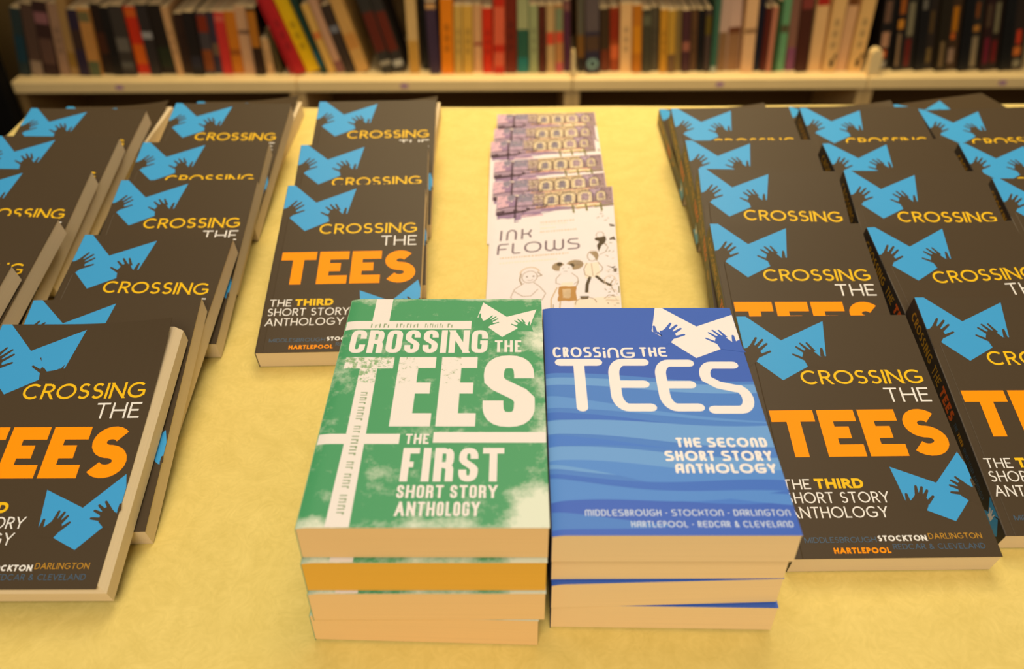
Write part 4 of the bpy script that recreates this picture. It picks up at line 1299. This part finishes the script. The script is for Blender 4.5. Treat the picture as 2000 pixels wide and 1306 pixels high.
# ------------------------------------------------------------------ paperbacks on the shelf
# base-left px, base-right px, colour, lean in px over 145 px, top px, colour words, bands ((from, to, colour) as fraction from the foot), push-out mm
SB = [
 (33, 52, (44, 56, 54), -26, 18, 'dark teal', [(.2, .6, (30, 60, 70))], 0),
 (52, 78, (86, 62, 48), -28, 12, 'dusty brown', [(.0, .2, (150, 125, 100))], 0),
 (78, 108, (58, 34, 28), -30, 6, 'dark mottled maroon', [(.15, .5, (95, 66, 52)), (.7, .85, (140, 90, 90))], 0),
 (110, 130, (160, 122, 92), -31, 10, 'dull beige', [], 0),
 (131, 150, (168, 128, 72), -32, 0, 'sand coloured', [(.1, .3, (150, 110, 40))], 0),
 (152, 172, (46, 32, 50), -32, 20, 'deep violet', [(.4, .7, (60, 40, 30))], 0),
 (173, 195, (186, 128, 62), -32, 18, 'ochre', [(.0, .22, (90, 95, 60)), (.8, .95, (110, 100, 60))], 0),
 (196, 217, (40, 24, 14), -33, 12, 'very dark brown', [(.3, .6, (70, 35, 15))], 0),
 (218, 236, (24, 18, 13), -34, 16, 'black', [], 0),
 (237, 262, (58, 50, 42), -34, 14, 'dark olive', [(.35, .55, (100, 92, 80)), (.1, .2, (90, 85, 75))], 0),
 (263, 289, (205, 46, 14), -35, 18, 'bright red and orange', [(.15, .45, (215, 95, 15)), (.85, .97, (215, 95, 25))], 0),
 (290, 311, (46, 38, 34), -35, 12, 'charcoal with a white spot', [(.52, .62, (150, 145, 140))], 0),
 (312, 339, (34, 24, 15), -35, 14, 'blackish green', [(.1, .4, (35, 40, 20))], 0),
 (340, 355, (198, 150, 98), -36, 17, 'thin pale tan', [], 0),
 (357, 375, (50, 28, 15), -30, 30, 'chestnut', [], 0),
 (376, 397, (28, 20, 16), -28, 26, 'sooty black', [(.1, .3, (45, 40, 45))], 0),
 (398, 418, (66, 58, 58), -25, 28, 'grey and rust', [(.05, .4, (130, 64, 22)), (.68, .95, (125, 40, 12))], 0),
 (419, 432, (58, 46, 56), -24, 28, 'dull plum', [(.3, .5, (110, 85, 60))], 0),
 (433, 452, (196, 46, 38), -24, 28, 'coral red', [(.85, .95, (205, 90, 70))], 0),
 (453, 474, (196, 112, 20), -24, 27, 'amber', [(.3, .4, (150, 80, 20))], 0),
 (475, 497, (198, 150, 108), -24, 18, 'pinkish beige', [(.6, .66, (120, 85, 60))], 0),
 (499, 517, (46, 26, 12), -24, 18, 'orange topped dark', [(.42, .95, (172, 104, 22))], 0),
 (519, 534, (196, 152, 100), -26, 80, 'short cream', [], 0),
 (536, 550, (74, 60, 28), -40, 60, 'small olive', [], 0),
 (552, 573, (165, 20, 25), -62, -8, 'crimson', [], 0),
 (574, 597, (178, 30, 32), -62, -8, 'carmine red', [], 0),
 (599, 627, (222, 178, 8), -60, 2, 'bright yellow', [], 0),
 (629, 639, (28, 56, 44), -58, -2, 'thin bottle green', [(.1, .3, (20, 80, 90))], 0),
 (641, 656, (206, 160, 78), -54, 16, 'straw yellow', [(.5, .6, (200, 110, 50))], 0),
 (658, 674, (188, 142, 108), -53, -4, 'rosy beige', [(0, .15, (130, 80, 70))], 0),
 (676, 695, (56, 42, 32), -51, 18, 'dark umber', [(.6, .7, (110, 110, 115))], 0),
 (697, 722, (198, 150, 80), -50, -2, 'golden tan', [(.3, .5, (190, 130, 60))], 0),
 (749, 772, (48, 44, 38), -46, -2, 'black and brick red', [(.28, .78, (92, 32, 16)), (.1, .16, (150, 140, 120))], 0),
 (774, 795, (50, 44, 38), -46, -2, 'dark book with brick red panel', [(.28, .78, (98, 34, 16)), (.08, .16, (170, 165, 150))], 0),
 (801, 821, (206, 168, 106), -9, -6, 'two tone cream and tan', [(.0, .42, (190, 140, 56))], 0),
 (826, 838, (22, 18, 14), -8, -2, 'dark gap shade shaped as a narrow black', [], -20),  # dark slab put in for the shadowed gap between neighbouring books
 (842, 862, (60, 42, 60), -10, 8, 'aubergine', [(.9, .97, (200, 150, 90))], 12),
 (864, 888, (226, 126, 10), -3, 3, 'orange', [], 0),
 (890, 905, (200, 158, 74), -2, 17, 'buff yellow', [], 0),
 (907, 926, (206, 158, 64), -2, 17, 'mustard gold', [], 0),
 (928, 944, (212, 160, 106), -2, 18, 'peach', [(.4, .46, (160, 90, 60))], 0),
 (946, 965, (206, 46, 14), -2, 22, 'scarlet', [], 0),
 (967, 988, (214, 92, 58), 0, -4, 'salmon and red', [(0, .1, (190, 40, 20)), (.28, .38, (190, 40, 15)), (.85, .97, (190, 40, 15))], 8),
 (990, 1012, (112, 34, 14), 0, -2, 'mahogany', [], 0),
 (1014, 1036, (40, 84, 62), 0, -4, 'teal green', [(.56, .98, (160, 160, 110)), (0, .2, (30, 110, 100))], 0),
 (1038, 1054, (150, 154, 104), 0, 17, 'pale sage', [], 0),
 (1056, 1070, (84, 32, 16), 0, 18, 'oxblood', [], 0),
 (1072, 1087, (186, 150, 96), 0, 17, 'cream with red blocks', [(.42, .6, (205, 70, 40))], 0),
 (1089, 1104, (176, 120, 66), 0, 17, 'grey green and pink', [(.62, .95, (120, 128, 90)), (.45, .6, (200, 70, 45)), (0, .15, (180, 80, 80))], 0),
 (1106, 1119, (80, 38, 56), 0, 10, 'plum purple', [(.85, .98, (130, 80, 70))], 0),
 (1132, 1146, (118, 78, 28), 1, 2, 'brown and black', [(0, .2, (30, 25, 25)), (.5, .98, (90, 84, 66))], 0),
 (1148, 1175, (46, 40, 54), 1, 0, 'midnight blue with a pale round emblem', [(.3, .5, (80, 56, 36)), (.55, .98, (90, 76, 72))], 14),
 (1178, 1195, (64, 44, 22), 1, 26, 'dark tobacco brown', [(.0, .35, (110, 46, 20))], 0),
 (1197, 1214, (152, 62, 20), 2, 24, 'russet', [(.2, .42, (206, 96, 46)), (.5, .95, (140, 40, 10))], 0),
 (1216, 1238, (226, 178, 116), 4, 17, 'ivory', [], 0),
 (1240, 1257, (186, 110, 20), 4, 18, 'caramel', [(.3, .7, (206, 130, 20))], 0),
 (1259, 1276, (66, 60, 42), 4, 26, 'dull grey green', [(.75, .9, (95, 92, 66))], 8),
 (1278, 1291, (84, 74, 54), 4, 24, 'grey brown', [], 0),
 (1293, 1307, (196, 136, 34), 6, 26, 'amber yellow', [], 10),
 (1309, 1323, (186, 140, 46), 6, 28, 'brass coloured', [(0, .3, (110, 80, 50))], 6),
 (1325, 1335, (132, 106, 56), 6, 28, 'khaki', [], 0),
 (1337, 1352, (72, 38, 40), 6, 28, 'wine coloured', [(.35, .5, (150, 90, 70))], 0),
 (1354, 1366, (96, 64, 36), 8, 28, 'walnut brown', [], 0),
 (1368, 1378, (22, 18, 18), 8, 28, 'thin black', [], 0),
 (1380, 1391, (70, 54, 46), 10, 26, 'dark with olive panel', [(.6, .9, (96, 78, 14))], 0),
 (1393, 1404, (56, 96, 72), 14, -2, 'sea green', [(0, .08, (170, 170, 150))], 0),
 (1406, 1424, (200, 164, 140), 12, -4, 'pale pink over brown', [(0, .5, (138, 100, 62))], 0),
 (1426, 1450, (204, 166, 142), 12, -4, 'wide blush pink over brown', [(0, .48, (146, 104, 66)), (.48, .56, (110, 60, 30))], 0),
 (1453, 1476, (222, 174, 122), 16, -4, 'rosy cream', [(.5, .56, (150, 110, 70))], 0),
 (1478, 1490, (24, 22, 36), 18, -2, 'slim blue black', [], 0),
 (1492, 1502, (88, 30, 18), 18, 24, 'slim dark red', [], 0),
 (1503, 1512, (186, 116, 86), 20, 22, 'slim dusty pink', [], 0),
 (1513, 1522, (44, 70, 34), 20, 10, 'slim moss green', [], 0),
 (1524, 1539, (104, 154, 104), 20, -2, 'mint green', [(.5, .6, (90, 80, 50))], 0),
 (1541, 1559, (136, 92, 72), 18, -2, 'mauve brown', [(0, .3, (130, 70, 96))], 0),
 (1561, 1583, (72, 32, 18), 18, -4, 'dark rust brown', [(.8, .98, (130, 56, 46))], 0),
 (1586, 1610, (228, 180, 118), 24, -6, 'cream book with red top', [(.82, .98, (180, 40, 24))], 0),
 (1613, 1638, (226, 178, 110), 28, -6, 'cream book with a black mark near its foot', [], 0),
 (1641, 1661, (222, 170, 118), 31, -6, 'pinkish cream', [(.82, .98, (120, 70, 26))], 0),
 (1664, 1690, (228, 180, 108), 34, -6, 'cream book with a black mark beside the divider', [], 0),
 (1722, 1747, (26, 22, 20), 24, 0, 'black with orange flash', [(.02, .12, (160, 150, 130)), (.16, .26, (210, 96, 30)), (.3, .5, (176, 130, 96)), (.62, .9, (110, 80, 60))], 0),
 (1750, 1769, (24, 20, 20), 20, 2, 'black with tan foot', [(.06, .5, (136, 108, 76)), (.56, .68, (200, 130, 36)), (.75, .95, (160, 86, 24))], 0),
 (1771, 1793, (40, 36, 30), 20, 4, 'grey and dark red', [(.04, .42, (104, 28, 20)), (.46, .9, (130, 120, 90))], 0),
 (1795, 1813, (20, 18, 18), 21, 4, 'jet black', [(.82, .95, (110, 104, 90))], 4),
 (1815, 1833, (48, 38, 30), 21, 6, 'smoky brown', [(.1, .3, (120, 96, 50)), (.5, .8, (96, 72, 34))], 0),
 (1835, 1855, (36, 28, 14), 21, 4, 'dark olive brown', [(.05, .4, (120, 96, 60))], 4),
 (1857, 1878, (66, 46, 26), 21, 4, 'black and orange', [(.1, .3, (150, 120, 96)), (.42, .5, (220, 104, 24)), (.52, .85, (190, 116, 10))], 0),
 (1880, 1899, (16, 16, 18), 22, 2, 'ink black', [], 2),
 (1901, 1921, (46, 40, 32), 22, 4, 'black with beige blocks', [(.04, .45, (150, 130, 96)), (.52, .6, (196, 130, 50)), (.7, .9, (140, 76, 26))], 0),
 (1923, 1940, (44, 22, 18), 22, 6, 'dark claret', [(.1, .45, (110, 20, 40)), (.6, .9, (80, 60, 40))], 0),
 (1942, 1960, (40, 26, 18), 22, 4, 'burnt umber', [(.1, .4, (120, 24, 24)), (.5, .9, (130, 120, 86))], 0),
 (1962, 1982, (18, 18, 18), 22, 4, 'matt black', [], 8),
 (1984, 2008, (46, 34, 26), 22, 6, 'black and vermilion', [(.04, .14, (140, 130, 100)), (.2, .32, (206, 110, 40)), (.36, .55, (206, 60, 26))], 0),
]
DEPTH = 2.318
page_sh = pages_mat('shelf_page_edges', (0.70, 0.52, 0.28, 1), scale=.5)
cache = {}


def shelf_mat(c):
    if c not in cache:
        cache[c] = mat('shelf_book_print', srgb(*c), .45, .4, var=.12, vscale=40)
    return cache[c]


prev_book = None
rnd = random.Random(3)
placed = []
for (p0, p1, c, lean, top, words, bands, out) in SB:
    xl = (p0 - 1000) / F_PX * DEPTH
    xr = (p1 - 1000) / F_PX * DEPTH
    lean -= ((p0 + p1) / 2 - 1000) / 2690 * 145       # what the tall view of the lens adds to upright books
    ang = math.atan2(-lean, 132)                      # + leans left
    th = (xr - xl) * math.cos(ang) * .985
    hgt = (150 - top) / 140 * .19 / math.cos(ang)
    hgt = min(hgt, .272 * 1.0)
    # keep clear of the neighbour on the left
    def edges(x, a, t_, h_):
        cs, sn = math.cos(a), math.sin(a)
        base = x + (t_ * (1 - cs) if a < 0 else 0)
        return x, cs, sn
    def quad(x, a, t_, h_):
        cs, sn = math.cos(a), math.sin(a)
        pts = [(0, 0), (t_, 0), (t_, h_), (0, h_)]
        R_ = [(px * cs - pz * sn, px * sn + pz * cs) for px, pz in pts]
        zmin = min(z for _, z in R_)
        return [(x + px, z - zmin) for px, z in R_]
    def span(Q, z):
        xs_ = []
        for k in range(4):
            a_, b_ = Q[k], Q[(k + 1) % 4]
            if (a_[1] - z) * (b_[1] - z) <= 0 and abs(a_[1] - b_[1]) > 1e-9:
                t_ = (z - a_[1]) / (b_[1] - a_[1])
                xs_.append(a_[0] + (b_[0] - a_[0]) * t_)
        return (min(xs_), max(xs_)) if xs_ else None
    Q = quad(xl, ang, th, hgt)
    # a right-leaning block rests on its right foot: line its foot up with the measured place
    if ang < 0:
        foot = min(Q, key=lambda q: q[1])
        xl += xr - foot[0]
        Q = quad(xl, ang, th, hgt)
    if prev_book:
        need = 0
        for k in range(25):
            z = .002 + k * .010
            a_, b_ = span(prev_book, z), span(Q, z)
            if a_ and b_:
                need = max(need, a_[1] - b_[0] + .0006)
        if need > 0:
            xl += need
            if need > .002:
                th = max(.006, th - need * .8)
            Q = quad(xl, ang, th, hgt)
    prev_book = Q
    placed.append((xl, ang, th, hgt, min(0, min(pz for _, pz in [(px * math.cos(ang), px * math.sin(ang)) for px in (0, th)]))))
    y0 = 2.266 + rnd.uniform(0, .014) - out * .001
    dz = -min(0.0, th * math.sin(ang))
    mw = Matrix.Translation((xl, y0, SZ + dz + .0002)) @ Matrix.Rotation(-ang, 4, 'Y')
    r = empty('paperback_book', mw)
    lw = 'leaning' if abs(lean) > 7 else 'standing upright'
    tag(r, '%s paperback %s on the background shelf' % (words, lw), 'book', 'paperbacks on the background shelf')
    dep = .125
    mb = MB()
    cmat = shelf_mat(c)
    mb.box((0, 0, 0), (.0006, dep, hgt), cmat)
    mb.box((th - .0006, 0, 0), (th, dep, hgt), cmat)
    mb.box((.0006, 0, 0), (th - .0006, .0006, hgt), cmat)
    for (f0, f1, bc) in bands:
        z0, z1 = f0 * hgt, f1 * hgt
        ua, ub = (.001, th - .001) if p0 < 1720 else (th * rnd.uniform(.12, .3), th * rnd.uniform(.55, .8))
        mb.poly([(ua, -LAY * 2, z0), (ub, -LAY * 2, z0), (ub, -LAY * 2, z1), (ua, -LAY * 2, z1)], shelf_mat(bc))
    if not bands and th > .015:
        for k in range(3):
            z0 = hgt * (.3 + .14 * k)
            bc = tuple(int(v * .82) for v in c)
            mb.poly([(th * .3, -LAY * 2, z0), (th * .7, -LAY * 2, z0), (th * .7, -LAY * 2, z0 + hgt * .09), (th * .3, -LAY * 2, z0 + hgt * .09)], shelf_mat(bc))
    if 'black mark' in words:
        u, v = th * .62, .024
        mb.poly([(u + .010 * math.cos(a * .628) * .55, -LAY * 3, v + .013 * math.sin(a * .628)) for a in range(10)], shelf_mat((34, 24, 14)))
        mb.poly([(u + .004, -LAY * 3, v + .010), (u + .009, -LAY * 3, v + .012), (u + .010, -LAY * 3, v + .026), (u + .004, -LAY * 3, v + .024)], shelf_mat((34, 24, 14)))
    if 'round emblem' in words:
        u, v, rr = th * .5, .026, th * .42
        mb.poly([(u + rr * math.cos(a * .3927), -LAY * 4, v + rr * math.sin(a * .3927)) for a in range(16)], shelf_mat((120, 150, 140)))
        mb.poly([(u + rr * .5 * math.cos(a * .3927), -LAY * 5, v + rr * .5 * math.sin(a * .3927)) for a in range(16)], shelf_mat((46, 58, 58)))
    mb.build('cover', r)
    mb = MB()
    mb.box((.0007, .0007, .0008), (th - .0007, dep - .001, hgt - .0008), page_sh)
    mb.build('page_block', r)

# low dividers with rounded tops standing between the bays
for (xc, lab, ww) in ((.1662, 'small cream shelf divider between the purple and brown books', .009),
                      (.9665, 'rounded cream shelf divider right of the cream books', .030)):
    mb = MB()
    hgt = .072
    pr = [(-ww / 2, 0), (ww / 2, 0), (ww / 2, hgt - .014)] + [(ww / 2 * math.cos(a), hgt - .014 + .014 * math.sin(a)) for a in (.4, .8, 1.2, 1.57, 1.95, 2.35, 2.75)] + [(-ww / 2, hgt - .014)]
    mb.prism(pr, 2.236, 2.262, shelf_m)
    d = mb.build('shelf_divider')
    d.location = (xc, 0, SZ + .0002)
    tag(d, lab, 'divider', 'shelf dividers')
